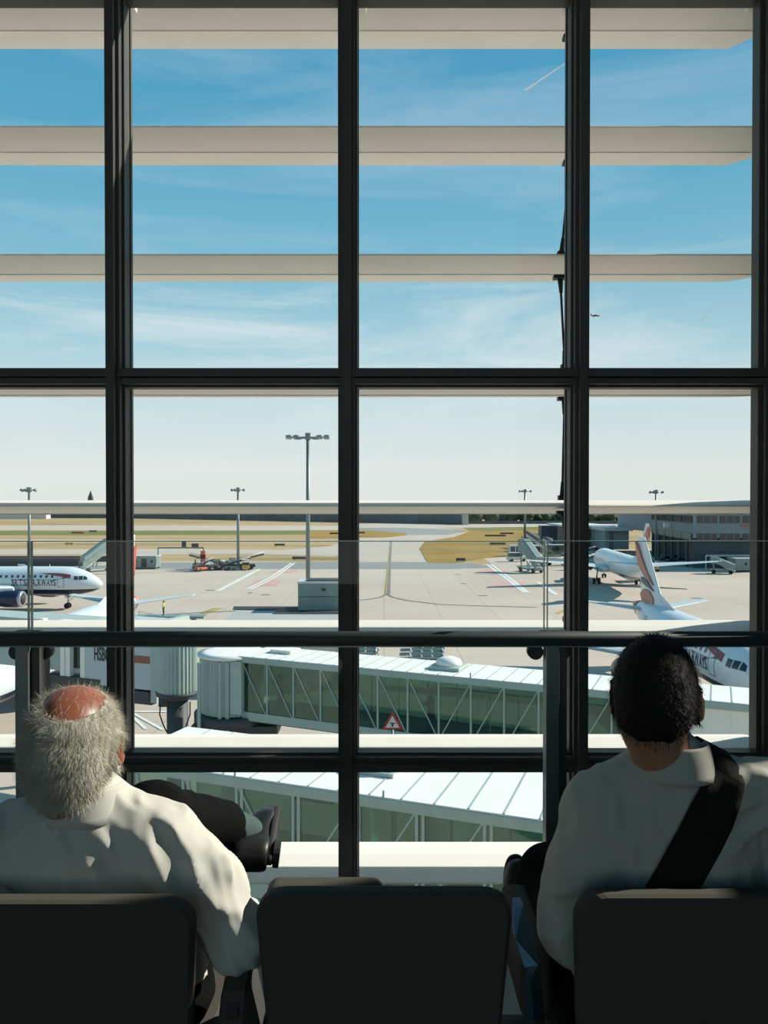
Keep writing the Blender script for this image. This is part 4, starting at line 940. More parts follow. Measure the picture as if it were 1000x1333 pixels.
# gantry right
a = gnd(919, 742); b = gnd(990, 742); t = thing('gantry', 'long white pipe gantry in front of the dark terminal base', 'gantry', ((a.x+b.x)/2, a.y, GZ)); hz = at(919, 723.5, a.y).z
for q in (a.x, (a.x+b.x)/2, b.x): MB().bbox((q-.09, a.y-.09, GZ), (q+.09, a.y+.09, hz)).build('post', M_vehwhite, t)
MB().bbox((a.x, a.y-.08, hz-.12), (b.x, a.y+.08, hz+.12)).build('beam', M_vehwhite, t)
# ground equipment (tugs, loaders)
def tug(label, px, py, rz, m_, sc=1.0):
    p = gnd(px, py); t = thing('baggage_tug', label, 'baggage tug', (p.x, p.y, GZ+.05), rz, 'ground vehicles on the apron'); t.scale = (sc,)*3
    MB().bbox((-1.6, -.75, .4), (1.6, .75, 1.0)).build('body', m_, t, True, bevel=.08)
    MB().bbox((-1.1, -.7, 1.0), (.2, .7, 1.15)).bbox((-1.2, -.7, 1.0), (-1.0, .7, 1.6)).build('seat', M_black, t, True)
    mb = MB()
    for x in (-1.1, .5):
        for y in (-.65, .65): mb.bar((x, y, 1.0), (x, y, 2.1), .08)
    mb.bbox((-1.2, -.75, 2.05), (.7, .75, 2.15)); mb.build('canopy', M_vehwhite, t, True)
    wheels(t, [(-1.05, -.75), (-1.05, .75), (1.05, -.75), (1.05, .75)], .38, .25); return t
def loader(label, px, py, rz, sc=1.0, m_=None):
    p = gnd(px, py); t = thing('belt_loader', label, 'belt loader', (p.x, p.y, GZ+.05), rz, 'ground vehicles on the apron'); t.scale = (sc,)*3
    MB().bbox((-2.6, -.9, .45), (2.2, .9, .95)).build('chassis', m_ or M_vehwhite, t, True, bevel=.05)
    MB().bar((-3.4, 0, 1.0), (3.8, 0, 2.7), .8, .22).build('conveyor', M_roofdark, t, True)
    MB().bbox((-2.4, .35, .95), (-1.3, .95, 2.1)).build('cab', G_veh, t, True)
    for q in (-.35, .35): MB().tube([(-3.3, q, 1.4), (3.8, q, 3.1)], .04, 6).build('belt_rail', M_vehwhite, t, True)
    wheels(t, [(-1.7, -.85), (-1.7, .85), (1.4, -.85), (1.4, .85)], .42, .28); return t
tug('white tug at the left of the equipment group by the thin mast', 262, 741, R(10), M_vehwhite, 1.2)
loader('loader with grey conveyor in the equipment group by the thin mast', 272, 742, R(170), 1.2, M_vehgreen)
loader('orange-marked loader in the equipment group by the thin mast', 264, 743.5, R(60), .9, M_orange)
container('small white equipment cart left of the thin mast', 290, 300, 742, 1.7, M_vehwhite, 1.8, 1, 'equipment_cart', 'equipment cart')
container('dark equipment cart between the loader and the white cart', 281, 290, 741.5, 1.9, M_roofdark, 1.8, 1, 'equipment_cart', 'equipment cart')
loader('dark belt loader directly right of the thin mast', 316, 741.5, R(15), 1.25, M_roofdark)
tug('yellowish tug right of the thin mast', 320, 742, R(100), M_yellow, 1.1)
loader('pale belt loader with raised arm at the foot of the thin mast', 306, 742, R(20), .9, M_vehgreen)
p = at(264, 723, 170); o = MB().bbox((p.x-.5, 170, GZ), (p.x+.5, 170.8, p.z+1.0)).bbox((p.x-.7, 170, p.z-.8), (p.x+.7, 170.9, p.z+.2)).build('hydrant_mast', M_orange, bevel=.05); tag(o, 'red upright service post beside the gantry', 'service post')
# bus
p = gnd(683, 724); t = thing('bus', 'white airport bus with black side windows behind the passenger steps', 'bus', (p.x, p.y, GZ+.05), R(2)); w = at(703, 724, p.y).x-at(663, 724, p.y).x
MB().bbox((-w/2, -1.3, .4), (w/2, 1.3, 3.1)).build('body', M_vehwhite, t, True, bevel=.12); MB().bbox((-w/2+1.6, -1.34, 1.0), (w/2-.1, -1.3, 2.75)).build('side_windows', M_darkglass, t, True)
MB().bbox((-w/2+.1, -1.35, 1.3), (-w/2+1.4, -1.3, 2.7)).build('cab_window', M_darkglass, t, True); MB().bbox((-w/2+1.4, -1.36, .6), (-w/2+1.65, -1.3, 2.9)).build('door_pillar', M_vehwhite, t, True)
wheels(t, [(-w*.33, -1.15), (w*.30, -1.15), (-w*.33, 1.15), (w*.3, 1.15)], .5, .3)
# car in front of bus
p = gnd(673, 731); t = thing('service_van', 'small white van at the left foot of the tall passenger steps', 'van', (p.x, p.y, GZ+.05), R(8))
MB().bbox((-2.6, -1, .4), (2.6, 1, 1.3)).build('body', M_vehwhite, t, True, bevel=.15); MB().bbox((-2.3, -.92, 1.3), (1.3, .92, 2.2)).build('cabin', M_darkglass, t, True, bevel=.2); MB().bbox((-2.2, -.9, 2.2), (1.2, .9, 2.28)).build('roof', M_vehwhite, t, True)
wheels(t, [(-1.6, -.95), (1.6, -.95), (-1.6, .95), (1.6, .95)], .38, .25)
# blast fence (striped) and dark box
p0 = gnd(684, 711); p1 = gnd(722, 717)
t = thing('blast_fence', 'low slanted blast fence with white and dark diagonal stripes left of the dark box', 'fence', (p0.x, p0.y, GZ))
def stripe_mat():
    m = bpy.data.materials.new('diagonal_striped_board'); m.use_nodes = True; nt = m.node_tree; b = nt.nodes['Principled BSDF']
    tc = nt.nodes.new('ShaderNodeTexCoord'); mp = nt.nodes.new('ShaderNodeMapping'); mp.inputs['Rotation'].default_value = (0, R(32), 0); nt.links.new(tc.outputs['Object'], mp.inputs[0])
    w = nt.nodes.new('ShaderNodeTexWave'); w.wave_type = 'BANDS'; w.bands_direction = 'X'; w.inputs['Scale'].default_value = .26; nt.links.new(mp.outputs[0], w.inputs[0])
    r = nt.nodes.new('ShaderNodeValToRGB'); r.color_ramp.interpolation = 'CONSTANT'; r.color_ramp.elements[0].color = (.03, .035, .06, 1); r.color_ramp.elements[1].color = (.62, .6, .58, 1); r.color_ramp.elements[1].position = .5
    nt.links.new(w.outputs[0], r.inputs[0]); nt.links.new(r.outputs[0], b.inputs['Base Color']); return m
x0, x1 = at(684, 700, 255).x, at(723, 700, 225).x
MB().add([(x0, 255, GZ+.3), (x1, 225, GZ+.1), (x1, 228.5, GZ+4.5), (x0, 259, GZ+6.0), (x0, 255.3, GZ+.3), (x1, 225.3, GZ+.1), (x1, 228.8, GZ+4.5), (x0, 259.3, GZ+6.0)], [(0, 1, 2, 3), (7, 6, 5, 4), (0, 4, 5, 1), (1, 5, 6, 2), (2, 6, 7, 3), (3, 7, 4, 0)]).build('striped_panel', stripe_mat(), t)
for u in (0, .25, .5, .75, 1): x = x0+(x1-x0)*u; y = 260-31*u; MB().bbox((x-.15, y+.5, GZ), (x+.15, y+.8, GZ+4-1.5*u)).build('support', M_mast, t)
p = at(716, 700, 235); t = thing('dark_box', 'dark navy square box structure beside the third mullion on the grass edge', 'cabin', (p.x, p.y, GZ))
MB().bbox((at(705, 700, 238).x, 238, at(705, 705, 238).z), (at(726, 700, 238).x, 243, at(705, 684.5, 238).z)).build('body', M_vehblue, t, bevel=.1)
MB().bbox((at(715, 700, 238).x, 237.9, at(705, 698, 238).z), (at(724, 700, 238).x, 238, at(705, 688, 238).z)).build('panel', M_roofdark, t)
MB().bbox((at(707, 700, 238).x, 239, GZ), (at(709, 700, 238).x, 240, at(705, 705, 238).z)).bbox((at(722, 700, 238).x, 239, GZ), (at(724, 700, 238).x, 240, at(705, 705, 238).z)).build('stilt', M_roofdark, t)
# catering/high loader with glass cabin near third mullion
p = gnd(724, 736); Yv = p.y; t = thing('high_loader', 'pale high loader with glazed cabin just left of the third mullion', 'loader truck', (p.x, p.y, GZ+.05), R(0))
wv = at(742, 730, Yv).x-at(709, 730, Yv).x
MB().bbox((-wv/2, -1.2, .9), (wv/2+1, 1.2, 1.7)).build('bed', M_vehwhite, t, True, bevel=.1)
MB().bbox((-wv/2+.2, -1.1, 2.0), (-wv/2+4.2, 1.1, 4.8)).build('cabin_glass', G_veh, t, True, bevel=.3)
mb = MB(); mb.tube([(-wv/2, -1.15, 1.6), (-wv/2+.2, -1.15, 4.6), (-wv/2+.6, -1.15, 4.95), (wv/2+.5, -1.15, 4.95)], .12, 8); mb.tube([(-wv/2, 1.15, 1.6), (-wv/2+.2, 1.15, 4.6), (-wv/2+.6, 1.15, 4.95), (wv/2+.5, 1.15, 4.95)], .12, 8); mb.bbox((-wv/2+.5, -1.2, 4.85), (wv/2+.5, 1.2, 5.0)); mb.build('cabin_frame', M_vehwhite, t, True)
wheels(t, [(-wv*.3, -1.1), (wv*.3, -1.1), (-wv*.3, 1.1), (wv*.3, 1.1)], .5, .3)
# equipment under far airliner
for i, (px, py, rz, m_) in enumerate(((757, 742, 20, M_vehwhite), (752, 730, -10, M_vehgreen), (848, 743, 80, M_yellow))):
    loader(['belt loader right of the third mullion under the far airliner wing', 'grey loader beyond the third mullion near the far airliner nose', 'yellow loader at the far airliner tail behind the patterned fin'][i], px, py, R(rz), 1.2, m_)
for i, (px, py) in enumerate(((862, 735), (874, 736), (885, 735), (869, 731), (880, 730))):
    p = gnd(px, py); t = thing('parked_car', ['white parked car, leftmost under the grey terminal building', 'grey-green parked car under the grey terminal building, in the front line', 'white parked car, rightmost under the grey terminal building', 'dark blue parked car under the grey terminal building', 'bare-metal coloured parked car under the grey terminal building, in the back line'][i], 'car', (p.x, p.y, GZ+.05), R(20), 'cars parked under the terminal building')
    MB().bbox((-2.1, -.85, .35), (2.1, .85, .95)).build('body', (M_vehwhite, M_vehgreen, M_vehwhite, M_vehblue, M_alu)[i], t, True, bevel=.12); MB().bbox((-1.2, -.78, .95), (1.1, .78, 1.45)).build('cabin', M_darkglass, t, True, bevel=.18); wheels(t, [(-1.3, -.8), (1.3, -.8), (-1.3, .8), (1.3, .8)], .32, .2)
# baggage dollies in rows
def dolly():
    t = thing('baggage_dolly', 'x', 'baggage dolly', (0, 0, GZ+.05), 0, 'empty baggage dollies parked on the apron')
    mb = MB()
    for q in (-1.5, -.5, .5, 1.5): mb.bbox((q-.09, -.75, .5), (q+.09, .75, .66))
    for q in (-.75, 0, .75): mb.bbox((-1.6, q-.07, .5), (1.6, q+.07, .66))
    mb.build('frame', M_vehgreen, t, True); MB().bbox((-1.5, -.6, .42), (1.5, .6, .48)).build('roller_bed', M_roofdark, t, True)
    mb = MB()
    for q in (-1.55, 1.55): mb.bbox((q-.05, -.78, .66), (q+.05, .78, .80))
    mb.build('end_stop', M_vehwhite, t, True)
    wheels(t, [(-1.1, -.7), (1.1, -.7), (-1.1, .7), (1.1, .7)], .24, .15); return t
d0 = dolly(); words = ['nearest', 'second nearest', 'third nearest', 'fourth nearest', 'farthest']
spots = [(556, 863.5), (556, 857), (557, 851), (557, 845.5), (558, 840)]
for i, (px, py) in enumerate(spots):
    p = gnd(px, py); lab = '%s green baggage dolly of the stack line beyond the roof dome' % words[i]
    if i == 0: d0.location = (p.x, p.y, GZ+.05); d0['label'] = lab
    else: dup(d0, (p.x, p.y, GZ+.05), 0, lab)
for i, (px, py) in enumerate(((469, 857), (469.5, 851), (470, 845.5))):
    p = gnd(px, py); dup(d0, (p.x, p.y, GZ+.05), 0, '%s green baggage dolly just right of the second mullion' % words[i])

# ------------------------------------------------------------ people: smooth-blended bodies (surface nets over a distance field)
def vnoise(P, s, seed=0):
    q = P/s; i = np.floor(q).astype(np.int64); f = q-i; f = f*f*(3-2*f)
    def h(a, b, c):
        n = (a*374761393+b*668265263+c*2147483647+seed*974634777) & 0xffffffff
        n = ((n ^ (n >> 13))*1274126177) & 0xffffffff
        return ((n ^ (n >> 16)) & 0xffff)/65535.0*2-1
    r = 0
    for dx in (0, 1):
        for dy in (0, 1):
            for dz in (0, 1):
                w = (f[..., 0] if dx else 1-f[..., 0])*(f[..., 1] if dy else 1-f[..., 1])*(f[..., 2] if dz else 1-f[..., 2])
                r = r+w*h(i[..., 0]+dx, i[..., 1]+dy, i[..., 2]+dz)
    return r
class SDF:
    def __init__(s, lo, hi, h):
        s.lo = np.array(lo, float); s.h = h; s.n = np.ceil((np.array(hi)-s.lo)/h).astype(int)+1
        s.F = np.full(s.n, .25, np.float32)
    def region(s, lo, hi):
        a = np.clip(np.floor((lo-s.lo)/s.h).astype(int), 0, s.n); b = np.clip(np.ceil((hi-s.lo)/s.h).astype(int)+1, 0, s.n)
        sl_ = tuple(slice(a[k], b[k]) for k in range(3))
        g = np.stack(np.meshgrid(*[s.lo[k]+s.h*np.arange(a[k], b[k]) for k in range(3)], indexing='ij'), -1)
        return sl_, g
    def blend(s, sl_, d, k, sub=False):
        A = s.F[sl_]
        if sub: s.F[sl_] = np.maximum(A, -d); return
        if k <= 0: s.F[sl_] = np.minimum(A, d); return
        hh = np.clip(.5+.5*(A-d)/k, 0, 1); s.F[sl_] = A*(1-hh)+d*hh-k*hh*(1-hh)
    def cap(s, a, b, ra, rb, k=.02, sq=None):
        a = np.array(a, float); b = np.array(b, float); m = max(ra, rb)+k*2+s.h*3
        sl_, g = s.region(np.minimum(a, b)-m, np.maximum(a, b)+m)
        if g.size == 0: return s
        ab = b-a; t = np.clip(((g-a)@ab)/(ab@ab+1e-9), 0, 1)
        v = g-(a+t[..., None]*ab)
        if sq is not None: v = v/np.array(sq)
        s.blend(sl_, np.linalg.norm(v, axis=-1)-(ra+(rb-ra)*t), k); return s
    def ell(s, c, r, k=.02, rot=None, sub=False):
        c = np.array(c, float); r = np.array(r, float); m = r.max()+k*2+s.h*3
        sl_, g = s.region(c-m, c+m)
        if g.size == 0: return s
        v = g-c
        if rot is not None: v = v@np.array(rot)
        k0 = np.linalg.norm(v/r, axis=-1); k1 = np.linalg.norm(v/(r*r), axis=-1)+1e-9
        s.blend(sl_, k0*(k0-1)/k1, k, sub); return s
    def chain(s, pts, rs, k=.01):
        for i in range(len(pts)-1): s.cap(pts[i], pts[i+1], rs[i], rs[i+1], k)
        return s
    def grid(s):
        return np.stack(np.meshgrid(*[s.lo[k]+s.h*np.arange(s.n[k]) for k in range(3)], indexing='ij'), -1)
    def mesh(s, name, m, parent, iters=1):
        Fd = s.F.copy(); Fd[0] = Fd[-1] = .1; Fd[:, 0] = Fd[:, -1] = .1; Fd[:, :, 0] = Fd[:, :, -1] = .1
        ins = Fd < 0
        c = np.zeros(np.array(Fd.shape)-1, int)
        for dx in (0, 1):
            for dy in (0, 1):
                for dz in (0, 1): c += ins[dx:dx+c.shape[0], dy:dy+c.shape[1], dz:dz+c.shape[2]]
        act = (c > 0) & (c < 8); idx = -np.ones(c.shape, int); ii = np.argwhere(act); idx[act] = np.arange(len(ii))
        acc = np.zeros((len(ii), 3)); cnt = np.zeros(len(ii))
        corners = [(x, y, z) for x in (0, 1) for y in (0, 1) for z in (0, 1)]
        for p in corners:
            for ax in range(3):
                if p[ax]: continue
                q = list(p); q[ax] = 1
                fa = Fd[ii[:, 0]+p[0], ii[:, 1]+p[1], ii[:, 2]+p[2]]; fb = Fd[ii[:, 0]+q[0], ii[:, 1]+q[1], ii[:, 2]+q[2]]
                cr = (fa < 0) != (fb < 0); t = np.where(cr, fa/(fa-fb+1e-12), 0)
                pt = np.tile(np.array(p, float), (len(ii), 1)); pt[:, ax] += t
                acc[cr] += pt[cr]; cnt[cr] += 1
        V = s.lo+s.h*(ii+acc/cnt[:, None])
        faces = []
        for ax in range(3):
            u, v = [(1, 2), (2, 0), (0, 1)][ax]
            sh = [slice(1, -1)]*3; sh[ax] = slice(0, -1); sh2 = list(sh); sh2[ax] = slice(1, None)
            A = ins[tuple(sh)]; B = ins[tuple(sh2)]
            e = np.argwhere(A != B)
            if len(e) == 0: continue
            base = e.copy(); base[:, u] += 1; base[:, v] += 1
            fl = A[tuple(e.T)]
            def cell(du, dv):
                w = base.copy(); w[:, u] -= du; w[:, v] -= dv; return idx[tuple(w.T)]
            q = np.stack([cell(1, 1), cell(0, 1), cell(0, 0), cell(1, 0)], 1)
            q[~fl] = q[~fl][:, ::-1]
            faces.append(q)
        Fc = np.concatenate(faces)
        me = bpy.data.meshes.new(name); off = np.array(wloc(parent)) if parent else 0
        # light laplacian smoothing
        for _ in range(iters):
            S_ = np.zeros_like(V); n_ = np.zeros(len(V))
            for a, b in ((0, 1), (1, 2), (2, 3), (3, 0)):
                np.add.at(S_, Fc[:, a], V[Fc[:, b]]); np.add.at(n_, Fc[:, a], 1); np.add.at(S_, Fc[:, b], V[Fc[:, a]]); np.add.at(n_, Fc[:, b], 1)
            V = V*.5+.5*S_/n_[:, None]
        me.from_pydata((V-off).tolist(), [], Fc.tolist()); me.polygons.foreach_set('use_smooth', [True]*len(Fc)); me.materials.append(m); me.update()
        o = bpy.data.objects.new(name, me); col.objects.link(o); o.parent = parent; return o

def hand(S, wrist, d, side, up, scale=1.0, curl=.35):
    """palm plus four unequal fingers and a thumb; d = finger direction, side = towards the thumb, up = back of the hand"""
    w = np.array(wrist, float); d = np.array(d, float)/np.linalg.norm(d); up = np.array(up, float); up -= d*(up@d); up /= np.linalg.norm(up)
    sd = np.cross(d, up); sd = sd if sd@np.array(side, float) > 0 else -sd
    sc = scale
    S.cap(w, w+d*.03*sc, .024*sc, .026*sc, .012)
    for q in (-.024, -.008, .008, .024): S.cap(w+d*.02*sc+sd*q*.8*sc, w+d*.085*sc+sd*q*sc, .013*sc, .012*sc, .012)
    L_ = [(.028, .072, .0088), (.0095, .080, .0092), (-.0095, .074, .0088), (-.028, .058, .0078)]
    for q, ln, r in L_:
        p = w+d*.088*sc+sd*q*sc; dd = d.copy(); pts = [p]
        for j, fr_ in enumerate((.45, .32, .23)):
            a = curl*(j+.6); dd = dd*math.cos(a)-up*math.sin(a); dd /= np.linalg.norm(dd); p = p+dd*ln*fr_*sc; pts.append(p)
        S.chain(pts, [r*sc, r*sc*.96, r*sc*.9, r*sc*.8], .002)
    p = w+d*.028*sc+sd*.024*sc; q1 = p+(d*.5+sd*.75-up*.3)*.035*sc; q2 = q1+(d*.85+sd*.35-up*.25)*.03*sc; q3 = q2+(d*.95-up*.2)*.024*sc
    S.chain([p, q1, q2, q3], [.015*sc, .0115*sc, .0105*sc, .0085*sc], .008)

def head_sdf(S, c, yaw=0, pitch=0, s=1.0, roll=0, w=1.0):
    """c = centre of the cranium; faces +Y turned by yaw; detailed skull, face, ears"""
    M3 = (Matrix.Rotation(yaw, 3, 'Z') @ Matrix.Rotation(pitch, 3, 'X') @ Matrix.Rotation(roll, 3, 'Y'))
    A = np.array(M3)
    def P(x, y, z): return np.array(c)+A@(np.array((x*w, y, z))*s)
    def E(x, y, z, r, k=.02, sub=False, rot=None): S.ell(P(x, y, z), np.array(r)*s*np.array((w, 1, 1)), k, A if rot is None else A@np.array(rot), sub)
    E(0, -.012, .012, (.078, .094, .088)); E(0, .03, .0, (.068, .068, .085)); E(0, -.052, -.035, (.066, .050, .062), .03)
    E(0, .045, -.06, (.056, .05, .062), .03); E(0, .062, -.098, (.032, .030, .022), .03)
    for q in (-1, 1):
        E(q*.034, .076, -.030, (.024, .02, .018), .02)              # cheek
        E(q*.03, .084, .016, (.022, .014, .010), .012)              # brow
        E(q*.031, .097, -.002, (.014, .012, .009), .006, True)      # eye socket
        E(q*.031, .086, -.002, (.0125, .0115, .0115), .003)         # eyeball
        rz_ = np.array(Matrix.Rotation(q*R(-22), 3, 'Z'))
        E(q*.085, -.010, -.020, (.010, .019, .032), .006, rot=rz_); E(q*.092, -.002, -.014, (.004, .009, .016), .002, True, rz_)
        E(q*.079, .004, -.045, (.007, .010, .010), .006)
    S.cap(P(0, .090, .005), P(0, .108, -.030), .007*s, .011*s, .012); 
    for q in (-1, 1): E(q*.010, .100, -.034, (.008, .010, .007), .006)
    E(0, .090, -.060, (.024, .012, .006), .006); E(0, .088, -.071, (.021, .012, .007), .006); E(0, .104, -.0655, (.02, .006, .0018), .002, True)
    return P, A

def hair_strands(P, A, s, n, seed, region, length, droop, w, m, name, parent, cap_obj=None):
    rg = random.Random(seed); vs = []; fs = []; off = wloc(parent)
    i = 0; tries = 0
    while i < n and tries < n*30:
        tries += 1
        z = rg.uniform(-.9, 1); a = rg.uniform(0, 2*PI); q = math.sqrt(1-z*z); d = Vector((q*math.cos(a), q*math.sin(a), z))
        if not region(d, rg): continue
        base = Vector((d.x*.080, -.014+d.y*.098, .004+d.z*.096 if d.z > 0 else .004+d.z*.115))
        L_ = length*rg.uniform(.5, 1.25)
        flow = Vector((d.x*.45+rg.uniform(-.6, .6), d.y*.4-.30+rg.uniform(-.5, .5), -.75+rg.uniform(-.5, .5)))
        t = (d*rg.uniform(.55, .9)+flow*.55).normalized()
        p = base.copy(); sd = d.cross(t).normalized() if d.cross(t).length > .01 else Vector((1, 0, 0))
        k = 4; b = len(vs)
        for j in range(k+1):
            ww = w*(1-j/(k+.4))
            for q_ in (-1, 1): vs.append(tuple(Vector(P(*(p+sd*ww*q_)))-off))
            t = (t*(1-droop)+flow*droop).normalized(); 
            p = p+t*L_/k
        for j in range(k): fs.append((b+2*j, b+2*j+1, b+2*j+3, b+2*j+2))
        i += 1
    return vs, fs

def hair_from(o, A, c, n, seed, length, droop, w, spread=.5, down=.75, lift=.7, keep=None):
    rg = np.random.RandomState(seed); me = o.data; nv = len(me.vertices)
    co = np.empty(nv*3); me.vertices.foreach_get('co', co); co = co.reshape(-1, 3); no = np.empty(nv*3); me.vertices.foreach_get('normal', no); no = no.reshape(-1, 3)
    cl = (co+np.array(wloc(o))-np.array(c))@A; r_ = np.linalg.norm(cl, axis=1); nl = no@A
    ok = np.einsum('ij,ij->i', cl/r_[:, None], nl) > .35
    if keep is not None: ok &= keep(cl)
    ids = np.nonzero(ok)[0]; ids = ids[rg.randint(0, len(ids), n)]
    p = co[ids]+rg.normal(0, .0016, (n, 3)); nn = no[ids]; dl = nl[ids]
    fl = np.stack([dl[:, 0]*.45, dl[:, 1]*.4-.25, np.full(n, -down)], 1)+rg.uniform(-spread, spread, (n, 3)); fl = fl@A.T
    t = nn*rg.uniform(lift*.7, lift*1.2, (n, 1))+fl*.55; t /= np.linalg.norm(t, axis=1)[:, None]
    sd = np.cross(nn, t); sd /= np.linalg.norm(sd, axis=1)[:, None]+1e-6; L_ = length*rg.uniform(.5, 1.25, (n, 1)); k = 4; V = []
    for j in range(k+1):
        ww = w*(1-j/(k+.4)); V += [p-sd*ww, p+sd*ww]; t = t*(1-droop)+fl*droop; t /= np.linalg.norm(t, axis=1)[:, None]; p = p+t*L_/k
    V = np.stack(V, 1).reshape(-1, 3); b = (np.arange(n)*(2*k+2))[:, None]
    F_ = np.concatenate([b+np.array([[2*j, 2*j+1, 2*j+3, 2*j+2]]) for j in range(k)])
    return V.tolist(), F_.tolist()
def add_mesh(o, vs, fs):
    me = o.data; bm = bmesh.new(); bm.from_mesh(me)
    V = [bm.verts.new(v) for v in vs]
    for f in fs: bm.faces.new([V[i] for i in f]).smooth = True
    bm.to_mesh(me); bm.free()

# seats first ------------------------------------------------
SY = 1.27
def seat(x, ztop, lab, w=.415):
    t = thing('airport_seat', lab, 'seat', (x, 1.5, 0), 0, 'row of black airport seats facing the window')
    def back_poly(w_, z0, z1, r=.045):
        pts = []
        for cx_, a0 in ((w_/2-r, 0), (-w_/2+r, PI/2)):
            for q in range(7): a = a0+q*PI/12; pts.append((cx_+r*math.cos(a), z1-r+r*math.sin(a)))
        return [(w_/2-.02, z0)]+pts+[(-w_/2+.02, z0)]
    def slab(y_of_z, thick, w_, z0, z1):
        mb = MB(); n_ = 14; rs = []
        poly = back_poly(w_, z0, z1)
        # densify
        pts = []
        for i in range(len(poly)):
            a, b = poly[i], poly[(i+1) % len(poly)]; m_ = max(1, int(math.hypot(a[0]-b[0], a[1]-b[1])/.05))
            for q in range(m_): pts.append((a[0]+(b[0]-a[0])*q/m_, a[1]+(b[1]-a[1])*q/m_))
        mb.rings([[Vector((x+p[0]*k_, y_of_z(p[1])+o_, z0+(p[1]-z0)*(1 if k_ == 1 else 1-.008))) for p in pts] for o_, k_ in ((-.0, .965), (.008, 1), (thick-.008, 1), (thick, .965))], True, False)
        return mb
    yz = lambda z: SY+(ztop-z)*.16
    slab(lambda z: yz(z), .034, w, .47, ztop).build('backrest', M_black, t)
    slab(lambda z: yz(z)+.034, .022, w-.05, .50, ztop-.035).build('back_cushion', M_black, t)
    mb = MB(); mb.bbox((x-w/2, SY+.10, .40), (x+w/2, SY+.56, .47)); mb.build('seat_cushion', M_black, t, bevel=.02)
    return t
seat(-.527, .836, 'black airport seat under the white-haired man at the left')
seat(.0, .850, 'empty black airport seat in the middle of the row', .43)
seat(.53, .846, 'black airport seat under the dark-haired man at the right')
seat(-1.054, .836, 'black airport seat at the left edge beside the white-haired man')
t = thing('seat_beam', 'dark steel beam carrying the row of black seats', 'beam', (0, 1.6, 0))
MB().bbox((-1.5, 1.56, .33), (1.3, 1.64, .40)).build('beam', M_frame, t)
for x in (-.80, .27, 1.2):
    MB().bbox((x-.03, 1.57, .03), (x+.03, 1.63, .33)).build('leg', M_frame, t); MB().bbox((x-.03, 1.35, 0), (x+.03, 1.85, .035)).build('foot', M_steel, t, bevel=.01)
def armrest(x, lab, m_):
    t = thing('armrest', lab, 'armrest', (x, 1.5, .4), 0, 'armrests between the seats')
    mb = MB(); z_ = .66
    mb.rings([[Vector((x+a, y, z+b)) for a, b in ((-.02, -.014), (.02, -.014), (.024, .002), (.018, .014), (-.018, .014), (-.024, .002))] for y, z in ((1.31, z_-.075), (1.34, z_-.03), (1.40, z_-.01), (1.48, z_-.01), (1.52, z_-.02))], True, False); mb.build('arm_pad', m_, t)
    MB().bar((x, 1.60, .40), (x, 1.42, z_-.01), .03, .05).bar((x, 1.33, z_-.03), (x, 1.44, .42), .02, .045).build('support', M_frame if m_ is M_black else M_bluesteel, t)
armrest(-.263, 'black armrest between the white-haired man and the empty seat', M_black)
armrest(-.79, 'black armrest left of the white-haired man', M_black)
# the blue grey arm beside the right man: tilted flat pad
t = thing('armrest', 'blue-grey metal armrest between the empty seat and the dark-haired man', 'armrest', (.262, 1.4, .4), 0, 'armrests between the seats')
pa = [at(670, 1181, 1.36), at(682, 1180, 1.36), at(703, 1258, 1.27), at(683, 1262, 1.27), at(670, 1222, 1.29)]
mb = MB(); n_ = len(pa); q_ = [p+Vector((0, .028, .004)) for p in pa]
mb.add([tuple(p) for p in pa+q_], [tuple(range(n_)), tuple(range(2*n_-1, n_-1, -1))]+[(i, n_+i, n_+(i+1) % n_, (i+1) % n_) for i in range(n_)]); mb.build('arm_pad', M_bluesteel, t, bevel=.004)
a = at(692, 1262, 1.29); MB().bar(a, at(700, 1345, 1.32), .012, .05).build('support', M_bluesteel, t)
# dark bag lying against the empty seat
def pillow_block(name, x0, x1, y0, y1, z0, z1, m_, parent, r=.02):
    o = MB().bbox((x0, y0, z0), (x1, y1, z1)).build(name, m_, parent); b = o.modifiers.new('bevel', 'BEVEL'); b.width = r; b.segments = 5; return o
a = at(341, 1136, 1.36); b = at(500, 1136, 1.36)
t = thing('dark_bag', 'rounded black bag standing on the empty middle seat, its top just above the backrest', 'bag', ((a.x+b.x)/2, 1.4, .47))
pillow_block('body', a.x+.0, b.x, 1.385, 1.45, .472, at(400, 1136, 1.45).z, M_black, t, .022)

